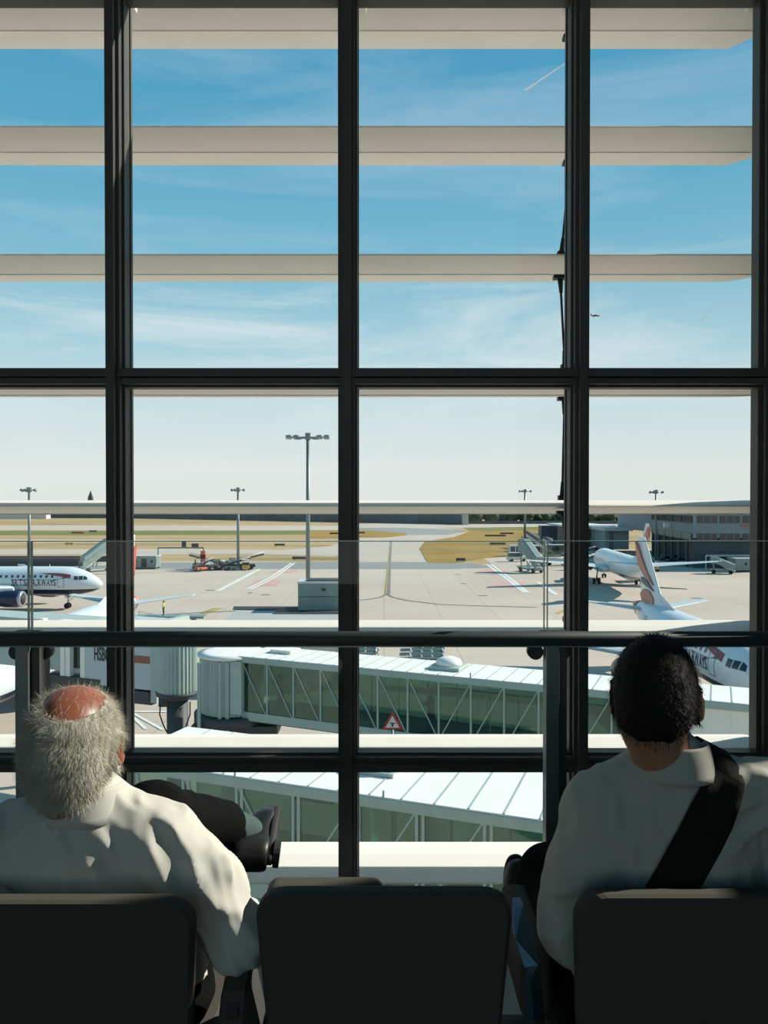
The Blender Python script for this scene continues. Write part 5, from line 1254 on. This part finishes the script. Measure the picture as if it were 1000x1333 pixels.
# ------------------------------------------------------------ the white-haired man
HC1 = at(94, 969, 1.42); 
def folds(S, amp, seed, scale=(.10, .05, .05), rot=None):
    g = S.grid(); msk = np.abs(S.F) < .03
    P_ = g[msk]
    if rot is not None: P_ = P_@np.array(rot)
    w1 = vnoise(P_/np.array(scale)+vnoise(P_, .15, seed+9)[:, None]*.8, 1.0, seed); w2 = vnoise(P_/np.array(scale)*2.1+w1[:, None]*.5, 1.0, seed+5)
    S.F[msk] -= amp*((1-np.abs(w1)*2.2)*.75+w2*.35)
def man1():
    t = thing('person', 'seated white-haired balding man in a white shirt, right leg crossed, seen from behind', 'person', (-.527, 1.5, 0))
    h = .006
    hx, hy, hz_ = HC1
    S = SDF((-1.02, 1.28, .0), (-.12, 2.42, 1.24), .0065)
    P, A = head_sdf(S, (hx, hy+.012, hz_+.006), yaw=R(3), pitch=R(-7), s=1.0)
    nk = P(0, -.035, -.085); S.cap(P(0, -.025, -.085), (-.555, 1.45, .90), .053, .060, .03)
    S.ell((-.535, 1.47, .78), (.17, .095, .15), .05); S.ell((-.53, 1.52, .60), (.15, .115, .16), .06); S.ell((-.525, 1.54, .54), (.16, .11, .09), .05)
    S.cap((-.69, 1.44, .86), (-.42, 1.44, .86), .045, .045, .04)
    # arms: right (screen right)
    S.chain([(-.41, 1.43, .85), (-.275, 1.425, .69), (-.345, 1.63, .645), (-.42, 1.69, .635)], [.044, .036, .026, .022], .02)
    hand(S, (-.43, 1.69, .63), (-.7, .5, -.3), (0, .5, .5), (0, .1, 1), .95)
    S.chain([(-.70, 1.43, .85), (-.80, 1.44, .67), (-.70, 1.66, .66), (-.66, 1.70, .665)], [.052, .042, .03, .026], .02)
    hand(S, (-.65, 1.71, .665), (.7, .5, -.1), (0, .5, .5), (0, .1, 1), .95)
    # legs
    S.chain([(-.455, 1.53, .54), (-.54, 1.78, .765), (-.402, 2.055, .625)], [.085, .06, .032], .03)
    S.chain([(-.62, 1.53, .53), (-.56, 1.93, .52), (-.55, 2.06, .10)], [.085, .06, .042], .03)
    ank = np.array((-.402, 2.05, .625)); 
    S.chain([ank, (-.352, 2.03, .590), (-.338, 2.11, .600), (-.332, 2.16, .604)], [.030, .024, .020, .018], .01)
    S.chain([(-.55, 2.06, .10), (-.55, 2.05, .05), (-.55, 2.20, .04)], [.042, .035, .03], .02)
    S.mesh('body', M_skin, t, 2)
    # hair: a cap over the back and sides leaving the crown bald
    def hair_cap():
        C = SDF((hx-.14, hy-.15, hz_-.14), (hx+.14, hy+.15, hz_+.15), .004)
        P2, A2 = head_sdf(C, (hx, hy+.012, hz_+.006), yaw=R(3), pitch=R(-7), s=1.0)
        g = C.grid(); loc = (g-np.array((hx, hy+.012, hz_+.006)))@A2
        C.cap(P2(0, -.025, -.085), (-.555, 1.45, .90), .053, .060, .03); C.F -= .0028+.0015*vnoise(g, .012, 3)
        dome = np.linalg.norm((loc-np.array((.012, -.045, .088)))/np.array((.050, .070, .050)), axis=-1)-1
        C.F += .0035*np.clip(1-dome/.45, 0, 1)   # bald crown
        C.F = np.maximum(C.F, -dome*.04)
        hl = loc[..., 2]-(-.112+np.clip(loc[..., 1]+.06, 0, 1)*.75)      # hairline rising to the front
        C.F = np.maximum(C.F, -hl); C.F = np.maximum(C.F, loc[..., 1]-.055)
        ear = np.minimum(np.linalg.norm((loc-np.array((.086, -.002, -.022)))/np.array((.02, .024, .034)), axis=-1), np.linalg.norm((loc-np.array((-.086, -.002, -.022)))/np.array((.02, .024, .034)), axis=-1))-1
        C.F = np.maximum(C.F, -ear*.02)
        return C.mesh('hair', M_whitehair, t, 1)
    hc = hair_cap()
    P3 = P; c_ = (hx, hy+.012, hz_+.006)
    vs, fs = hair_from(hc, A, c_, 34000, 4, .015, .25, .00028, .40, .8, .50)
    vs2, fs2 = hair_from(hc, A, c_, 4500, 9, .019, .05, .00022, .8, .3, .7, lambda l: l[:, 2] > -.07)
    # wisps over the bald crown
    vs3, fs3 = hair_strands(P3, A, 1, 170, 12, lambda d, r: d.z > .6 and d.y < .5, .028, .4, .0003, M_whitehair, 'hair', t)
    add_mesh(hc, vs, fs); add_mesh(hc, vs2, fs2); add_mesh(hc, vs3, fs3)
    # shirt
    S = SDF((-1.04, 1.26, .42), (-.10, 1.86, 1.04), .0052)
    S.ell((-.545, 1.475, .755), (.172, .13, .160), .06); S.ell((-.53, 1.52, .60), (.175, .135, .17), .06)
    S.cap((-.69, 1.44, .862), (-.425, 1.44, .862), .058, .058, .05); S.cap((-.56, 1.44, .940), (-.555, 1.445, .88), .054, .07, .03)
    S.cap((-.55, 1.43, .935), (-.43, 1.44, .872), .040, .050, .045); S.cap((-.56, 1.43, .935), (-.68, 1.44, .872), .040, .050, .045)
    S.chain([(-.41, 1.43, .856), (-.335, 1.42, .79), (-.268, 1.42, .695), (-.345, 1.63, .645), (-.39, 1.665, .64)], [.060, .059, .054, .042, .036], .03)
    S.chain([(-.70, 1.43, .856), (-.77, 1.43, .78), (-.81, 1.44, .67), (-.71, 1.64, .66)], [.060, .059, .054, .042], .03)
    folds(S, .0095, 2, (.20, .10, .045), Matrix.Rotation(R(40), 3, 'Y')); folds(S, .0065, 8, (.030, .05, .10), Matrix.Rotation(R(-25), 3, 'Y'))
    # open neck
    g = S.grid(); 
    S.F = np.maximum(S.F, .43-g[..., 2])
    sh = S.mesh('shirt', M_shirt, t, 1)
    # collar: a folded band standing round the neck and falling outwards with a pointed tip at the right
    def collar(c, rx, ry, z0, rise, fall, m_, parent, tipx=None, lift=.012):
        n_ = 60; rs = []
        prof = [(0.0, -.012), (-.001, rise*.6), (.001, rise), (.004, rise+.002), (.007, rise*.8), (.011, rise*.25), (.016, -fall*.55), (.019, -fall), (.016, -fall-.001), (.011, -fall*.5), (.006, rise*.1), (.003, -.012)]
        for k_ in range(n_):
            a = PI/2+.16+(2*PI-.32)*k_/(n_-1)
            ring = []
            front = max(0, math.sin(a)); dz = -front*.035+lift*(-math.sin(a))
            for u, v in prof: ring.append(Vector((c[0]+(rx+u)*math.cos(a), c[1]+(ry+u)*math.sin(a), z0+dz+v+.0015*math.sin(a*7)*(u*60))))
            rs.append(ring)
        return MB().rings(rs, True, True).build('collar', m_, parent)
    collar((-.557, 1.438), .063, .066, .950, .028, .032, M_shirt, sh, lift=.002)
    # pointed collar tip pushed out over the right shoulder
    tp = [at(140, 1041, 1.37), at(178, 1046, 1.38), at(206, 1043.5, 1.42), at(178, 1052, 1.375), at(150, 1055, 1.365)]
    # trousers
    S = SDF((-.80, 1.38, .10), (-.28, 2.18, .92), .006)
    S.chain([(-.455, 1.53, .54), (-.54, 1.78, .765), (-.425, 2.01, .655)], [.105, .078, .060], .03)
    S.chain([(-.62, 1.53, .53), (-.56, 1.93, .52), (-.55, 2.05, .16)], [.105, .08, .062], .03)
    S.ell((-.535, 1.53, .53), (.18, .125, .10), .05)
    folds(S, .004, 21, (.10, .06, .05))
    S.mesh('trousers', M_trouser, t, 2)
    # sock and shoe of the crossed foot, sole towards the right
    S = SDF((-.46, 2.0, .50), (-.28, 2.16, .72), .004); S.cap((-.425, 2.01, .655), (-.37, 2.06, .612), .050, .044, .01); folds(S, .0012, 3, (.02, .02, .02)); S.mesh('sock', M_sock, t, 1)
    def shoe(heel, toe, up, name='shoe', wid=.043):
        """heel/toe = sole centre line; up = from sole to upper"""
        heel = np.array(heel); toe = np.array(toe); up = np.array(up, float); d = toe-heel; L_ = np.linalg.norm(d); d /= L_; up -= d*(up@d); up /= np.linalg.norm(up); sd = np.cross(d, up)
        lo = np.minimum(heel, toe)-.14; hi = np.maximum(heel, toe)+.14; S = SDF(lo, hi, .0042)
        S.cap(heel+up*.036+d*.02, heel+up*.085+d*.015, .036, .040, .02); S.cap(heel+up*.034+d*.03, heel+d*L_*.65+up*.034, .034, .044, .03)
        S.cap(heel+d*L_*.65+up*.034, toe-d*.035+up*.026, .044, .033, .02); S.cap(heel+up*.075+d*.04, heel+d*L_*.5+up*.055, .036, .032, .03)
        g = S.grid()-heel; hgt = g@up; S.F = np.maximum(S.F, .014-hgt); 
        o = S.mesh(name, M_shoe, t, 2)
        # sole outline
        n_ = 36; pl = []
        for k_ in range(n_):
            a = 2*PI*k_/n_; u = (1-math.cos(a))/2; wdt = (.031+.014*math.sin(min(1, u*1.25)*PI*.62))*math.sin(a)
            wdt = math.copysign(abs(wdt)**.82*(.045**.18), wdt) if wdt else 0
            pl.append((u*(L_+.012)-.006, wdt))
        rs = []
        for z_, s_ in ((0, .94), (.003, 1.0), (.014, 1.0), (.018, .97)):
            rs.append([Vector(heel+d*(L_/2+(u-L_/2)*s_)+sd*v*s_+up*z_) for u, v in pl])
        MB().rings(rs, True, True).build('sole', M_sole, o)
        hl = MB(); rs = []
        for z_ in (-.016, .0): rs.append([Vector(heel+d*(.035+.037*math.cos(2*PI*k_/20))+sd*.034*math.sin(2*PI*k_/20)+up*z_) for k_ in range(20)])
        hl.rings(rs, True, False).build('heel', M_sole, o)
        return o
    globals()['_shoe'] = shoe
    shoe((-.290, 1.985, .570), (-.300, 2.225, .602), (-1, .05, .12))
    shoe((-.55, 2.03, .022), (-.55, 2.29, .022), (0, 0, 1))
    return t
man1()

# ------------------------------------------------------------ the dark-haired man
HC2 = at(857, 900, 1.42)
def man2():
    t = thing('person', 'seated dark-haired man with glasses in a pale shirt and black shoulder strap, seen from behind', 'person', (.53, 1.5, 0))
    hx, hy, hz_ = HC2; X0 = .535
    S = SDF((.08, 1.27, .0), (.98, 2.45, 1.34), .0065)
    P, A = head_sdf(S, (hx, hy+.012, hz_), yaw=R(-25), pitch=R(-4), s=1.0, w=.90)
    S.cap(P(0, -.03, -.08), (X0, 1.43, 1.0), .052, .058, .03)
    S.ell((X0, 1.47, .86), (.175, .10, .16), .05); S.ell((X0, 1.50, .66), (.155, .115, .18), .06); S.ell((X0, 1.52, .55), (.16, .12, .09), .05)
    S.cap((X0-.12, 1.44, .93), (X0+.17, 1.44, .945), .045, .05, .04)
    S.chain([(X0-.135, 1.44, .905), (X0-.19, 1.43, .71), (X0-.15, 1.62, .65), (X0-.11, 1.68, .63)], [.044, .036, .026, .022], .02)
    hand(S, (X0-.10, 1.69, .63), (.7, .5, -.1), (0, .5, .5), (0, .1, 1), .95)
    S.chain([(X0+.20, 1.44, .945), (X0+.26, 1.43, .70), (X0+.16, 1.66, .66), (X0+.12, 1.71, .66)], [.052, .042, .03, .026], .02)
    hand(S, (X0+.10, 1.72, .66), (-.6, .5, -.1), (0, .5, .5), (0, .1, 1), .95)
    # left leg crossed over, its shoe pointing up left of the knee; right foot on the floor
    S.chain([(X0-.07, 1.53, .54), (X0-.115, 1.92, .555), (.40, 2.14, .35)], [.085, .06, .042], .03)
    S.chain([(X0+.09, 1.53, .53), (X0+.04, 1.93, .50), (X0+.03, 2.05, .10)], [.085, .06, .042], .03)
    S.chain([(.40, 2.14, .35), (.395, 2.14, .32), (.388, 2.17, .40)], [.036, .026, .022], .01); S.chain([(X0+.03, 2.05, .10), (X0+.03, 2.05, .05), (X0+.03, 2.2, .04)], [.042, .034, .03], .02)
    S.mesh('body', M_skin2, t, 2)
    C = SDF((hx-.14, hy-.15, hz_-.14), (hx+.14, hy+.16, hz_+.15), .004)
    P2, A2 = head_sdf(C, (hx, hy+.012, hz_), yaw=R(-25), pitch=R(-4), s=1.0, w=.90)
    g = C.grid(); loc = (g-np.array((hx, hy+.012, hz_)))@A2
    C.F -= .0035+.0018*vnoise(g, .009, 5)
    hl = loc[..., 2]-(-.092+np.clip(loc[..., 1]+.055, 0, 1)*.62); C.F = np.maximum(C.F, -hl)
    C.F = np.maximum(C.F, np.where(loc[..., 2] > .05, loc[..., 1]-.075, loc[..., 1]-.045))
    ear = np.minimum(np.linalg.norm((loc-np.array((.080, -.002, -.022)))/np.array((.02, .024, .036)), axis=-1), np.linalg.norm((loc-np.array((-.080, -.002, -.022)))/np.array((.02, .024, .036)), axis=-1))-1
    C.F = np.maximum(C.F, -ear*.02); hc = C.mesh('hair', M_darkhair, t, 1)
    vs, fs = hair_from(hc, A, (hx, hy+.012, hz_), 16000, 14, .0085, .10, .00045, .3, .7, .6); add_mesh(hc, vs, fs)
    # spectacles: temple arms over the ears, rims and bridge
    mb = MB()
    for q in (-1, 1):
        mb.tube([Vector(P(q*.080, -.010, -.022)), Vector(P(q*.084, .0, -.002)), Vector(P(q*.081, .05, .0)), Vector(P(q*.070, .105, -.002))], .0022, 8)
        mb.tube([Vector(P(q*.036+.028*math.cos(a*PI/9), .112-abs(.028*math.cos(a*PI/9)*q)*.1, -.006+.019*math.sin(a*PI/9))) for a in range(19)], .0017, 6)
    mb.tube([Vector(P(-.009, .113, .0)), Vector(P(.009, .113, .0))], .0018, 6); mb.build('glasses', M_black, t)
    # shirt
    S = SDF((.18, 1.24, .44), (.98, 1.88, 1.12), .0052)
    S.ell((X0+.01, 1.475, .835), (.18, .138, .165), .06); S.ell((X0, 1.50, .66), (.18, .135, .19), .06)
    S.cap((X0-.115, 1.44, .92), (X0+.165, 1.44, .935), .060, .064, .05)
    S.cap((X0-.02, 1.43, 1.01), (X0-.125, 1.44, .935), .042, .050, .045); S.cap((X0-.0, 1.43, 1.01), (X0+.16, 1.44, .945), .044, .054, .045); S.cap((X0, 1.435, 1.020), (X0, 1.44, .96), .054, .075, .03)
    S.chain([(X0-.13, 1.44, .905), (X0-.165, 1.425, .82), (X0-.190, 1.42, .71), (X0-.15, 1.62, .65), (X0-.12, 1.66, .635)], [.062, .058, .054, .042, .036], .03)
    S.chain([(X0+.195, 1.44, .935), (X0+.24, 1.425, .84), (X0+.255, 1.42, .71), (X0+.16, 1.64, .66)], [.072, .062, .056, .042], .03)
    folds(S, .0075, 31, (.18, .10, .045), Matrix.Rotation(R(-32), 3, 'Y')); folds(S, .0050, 38, (.030, .05, .10))
    g = S.grid(); S.F = np.maximum(S.F, .45-g[..., 2])
    sh = S.mesh('shirt', M_shirt2, t, 1)
    n_ = 60; rs = []; c = (X0+.0, 1.43); rx, ry, z0, rise, fall = .060, .064, 1.020, .036, .024
    prof = [(0.0, -.012), (.000, rise*.6), (.002, rise), (.005, rise+.002), (.008, rise*.9), (.013, rise*.35), (.0175, -fall*.55), (.0195, -fall), (.0165, -fall-.001), (.012, -fall*.5), (.008, rise*.1), (.004, -.012)]
    for k_ in range(n_):
        a = PI/2+.16+(2*PI-.32)*k_/(n_-1); front = max(0, math.sin(a)); dz = -front*.05+.004*(-math.sin(a))
        rs.append([Vector((c[0]+(rx+u)*math.cos(a), c[1]+(ry+u)*math.sin(a), z0+dz+v)) for u, v in prof])
    MB().rings(rs, True, True).build('collar', M_shirt2, sh)
    # yoke seam across the shoulders
    S = SDF((.30, 1.36, .12), (.80, 2.24, .72), .006)
    S.chain([(X0-.07, 1.53, .54), (X0-.115, 1.92, .555), (.405, 2.09, .40)], [.105, .078, .058], .03)
    S.chain([(X0+.09, 1.53, .53), (X0+.04, 1.93, .50), (X0+.03, 2.05, .16)], [.105, .08, .06], .03); S.ell((X0, 1.53, .53), (.18, .125, .10), .05); folds(S, .004, 41, (.1, .06, .05)); S.mesh('trousers', M_trouser, t, 2)
    return t, sh
m2, sh2 = man2()
def shoe_for(t, heel, toe, up):
    heel = np.array(heel); toe = np.array(toe); up = np.array(up, float); d = toe-heel; L_ = np.linalg.norm(d); d /= L_; up -= d*(up@d); up /= np.linalg.norm(up); sd = np.cross(d, up)
    S = SDF(np.minimum(heel, toe)-.14, np.maximum(heel, toe)+.14, .0042)
    S.cap(heel+up*.036+d*.02, heel+up*.085+d*.015, .036, .040, .02); S.cap(heel+up*.034+d*.03, heel+d*L_*.65+up*.034, .034, .044, .03)
    S.cap(heel+d*L_*.65+up*.034, toe-d*.035+up*.026, .044, .033, .02); S.cap(heel+up*.075+d*.04, heel+d*L_*.5+up*.055, .036, .032, .03)
    g = S.grid()-heel; S.F = np.maximum(S.F, .014-g@up); o = S.mesh('shoe', M_shoe, t, 2)
    n_ = 36; pl = []
    for k_ in range(n_):
        a = 2*PI*k_/n_; u = (1-math.cos(a))/2; wdt = (.031+.014*math.sin(min(1, u*1.25)*PI*.62))*math.sin(a); wdt = math.copysign(abs(wdt)**.82*(.045**.18), wdt) if wdt else 0
        pl.append((u*(L_+.012)-.006, wdt))
    MB().rings([[Vector(heel+d*(L_/2+(u-L_/2)*s_)+sd*v*s_+up*z_) for u, v in pl] for z_, s_ in ((0, .94), (.003, 1), (.014, 1), (.018, .97))], True, True).build('sole', M_sole, o)
shoe_for(m2, (.398, 2.17, .285), (.378, 2.215, .478), (0, -1, .2))
shoe_for(m2, (.565, 2.02, .006), (.565, 2.28, .006), (0, 0, 1))
# shoulder bag: strap over the right shoulder crossing the back, bag at the hip
bg_ = thing('shoulder_bag', 'wide black shoulder strap running diagonally over the back of the dark-haired man', 'bag', (.45, 1.45, .47))
# project the strap path onto the shirt surface
dg = bpy.context.evaluated_depsgraph_get(); bpy.context.view_layer.update()
from mathutils.bvhtree import BVHTree
bv = BVHTree.FromObject(sh2, dg); o2 = wloc(sh2)
path = [(950, 1012, 1), (946, 1020, 0), (938, 1040, 0), (925, 1068, 0), (910, 1098, 0), (892, 1130, 0), (872, 1165, 0), (852, 1200, 0), (832, 1240, 0)]
rs = []
def hit(px, py):
    r = ray(px, py).normalized(); h_ = bv.ray_cast(Vector((0, 0, CZ))-o2, r)
    return (h_[0]+o2, h_[1]) if h_[0] is not None else None
pts_ = []
for q in range(33):
    u = q/32*(len(path)-1.001); i = int(u); f = u-i; a, b = path[i], path[i+1]; px = a[0]+(b[0]-a[0])*f; py = a[1]+(b[1]-a[1])*f
    w_ = 24+8*min(1, q/12)
    row = []
    for s_ in (-1, -.6, -.2, .2, .6, 1):
        hh_ = hit(px+w_*s_*.86, py+w_*s_*.45)
        row.append(hh_[0] if hh_ else None)
    if all(r_ is not None for r_ in row): pts_.append(row)
if len(pts_) > 3:
    # carry the strap over the shoulder to the front
    r0 = pts_[0]; front = []
    for k_, (dy, dz) in enumerate(((.03, .024), (.075, .034), (.12, .016), (.16, -.05), (.18, -.14))):
        front.append([p+Vector((0, dy, dz)) for p in r0])
    rows = front[::-1]+pts_
    vs = []; nn_ = len(rows[0])
    cam0 = Vector((0, 0, CZ))
    def outd(p): return ((cam0-p).normalized()+Vector((0, 0, .6))).normalized()
    for row in rows:
        for p in row: vs.append(p+outd(p)*.009)
        for p in reversed(row): vs.append(p+outd(p)*.002)
    m_ = nn_*2; R_ = [[vs[i*m_+j] for j in range(m_)] for i in range(len(rows))]
    MB().rings(R_, True, True).build('strap', mat('black_strap_webbing', (.022, .021, .018), .9, spec=.08, noise=.2, nscale=60), bg_)
pillow_block('bag_body', .27, .33, 1.5, 1.78, .478, .62, M_black, bg_, .02)

# ------------------------------------------------------------ small figures outside
def figure(name, lab, base, rz, top_m, leg_m, pose=0):
    t = thing('person', lab, 'person', base, rz)
    bx_, by_, bz_ = base
    S = SDF((-.45, -.4, -.02), (.45, .5, 1.82), .02)
    S.ell((0, 0, 1.64), (.085, .10, .115)); S.cap((0, 0, 1.45), (0, 0, 1.58), .055, .05, .03); S.ell((0, 0, 1.25), (.19, .11, .25), .05); S.ell((0, 0, .98), (.16, .11, .14), .05)
    for s in (-1, 1):
        S.chain([(s*.10, 0, .95), (s*.11, .06*s, .5), (s*.11, .02*s, .08)], [.085, .06, .045], .03); S.cap((s*.11, .02*s, .05), (s*.12, .02*s+.16, .04), .045, .04, .02)
        e = (s*.26, .08 if pose else 0, 1.12); S.chain([(s*.20, 0, 1.40), e, (s*.18, .28, 1.15) if pose else (s*.28, .06, .88)], [.055, .045, .032], .03)
        S.cap((s*.18, .28, 1.15) if pose else (s*.28, .06, .88), (s*.16, .36, 1.17) if pose else (s*.28, .08, .78), .032, .022, .01)
    o = S.mesh('body', M_skin2, None, 1); o.parent = t
    S = SDF((-.45, -.4, .8), (.45, .5, 1.6), .02); S.ell((0, 0, 1.24), (.21, .135, .28), .05)
    for s in (-1, 1): e = (s*.26, .08 if pose else 0, 1.12); S.chain([(s*.19, 0, 1.40), e, (s*.19, .24, 1.14) if pose else (s*.28, .05, .92)], [.07, .06, .045], .03)
    o = S.mesh('jacket', top_m, None, 1); o.parent = t
    S = SDF((-.45, -.4, .02), (.45, .5, 1.1), .02); S.ell((0, 0, .97), (.18, .13, .15), .05)
    for s in (-1, 1): S.chain([(s*.10, 0, .93), (s*.11, .06*s, .5), (s*.11, .02*s, .10)], [.10, .08, .065], .03)
    o = S.mesh('trousers', leg_m, None, 1); o.parent = t
    S = SDF((-.2, -.2, 1.5), (.2, .2, 1.82), .015); S.ell((0, -.02, 1.67), (.095, .105, .105), .02); g = S.grid(); S.F = np.maximum(S.F, g[..., 1]-.05)
    o = S.mesh('hair', M_darkhair, None, 1); o.parent = t
    return t
s = find_s(P1, 366, .9, ZTOP); p = P1(s, .8, ZBOT); figure('a', 'dark-clothed traveller inside the long jet bridge near its left end', (p.x, p.y, p.z), R(-70), M_roofdark, M_black, 1)
s = find_s(P1, 563, .9, ZTOP); p = P1(s, .8, ZBOT); figure('b', 'dark-clothed traveller inside the long jet bridge beside the support column', (p.x, p.y, p.z), R(110), M_roofdark, M_black, 1)
# worker on a platform beside the left tail
wp = at(211, 801, 92)
t = thing('work_platform', 'low grey work platform beside the tailplane at the left', 'platform', (wp.x, 92, GZ))
MB().bbox((wp.x-3, 91, wp.z-.25), (wp.x+5.2, 93, wp.z)).build('deck', M_vehgreen, t); MB().bar((wp.x-2.5, 91.2, wp.z), (wp.x-2.5, 91.2, wp.z+.6), .08).bar((wp.x+.2, 91.2, wp.z), (wp.x-2.5, 91.2, wp.z+.6), .08).build('rail', M_vehwhite, t)
[MB().bbox((wp.x+q, 91.4, GZ), (wp.x+q+.4, 92.6, wp.z-.25)).build('leg', M_mast, t) for q in (-2, 3.6)]
figure('c', 'ramp worker in a yellow high-visibility jacket beside the tailplane at the left', (at(213, 801, 92).x, 92, wp.z), R(90), M_hivis, M_roofdark)
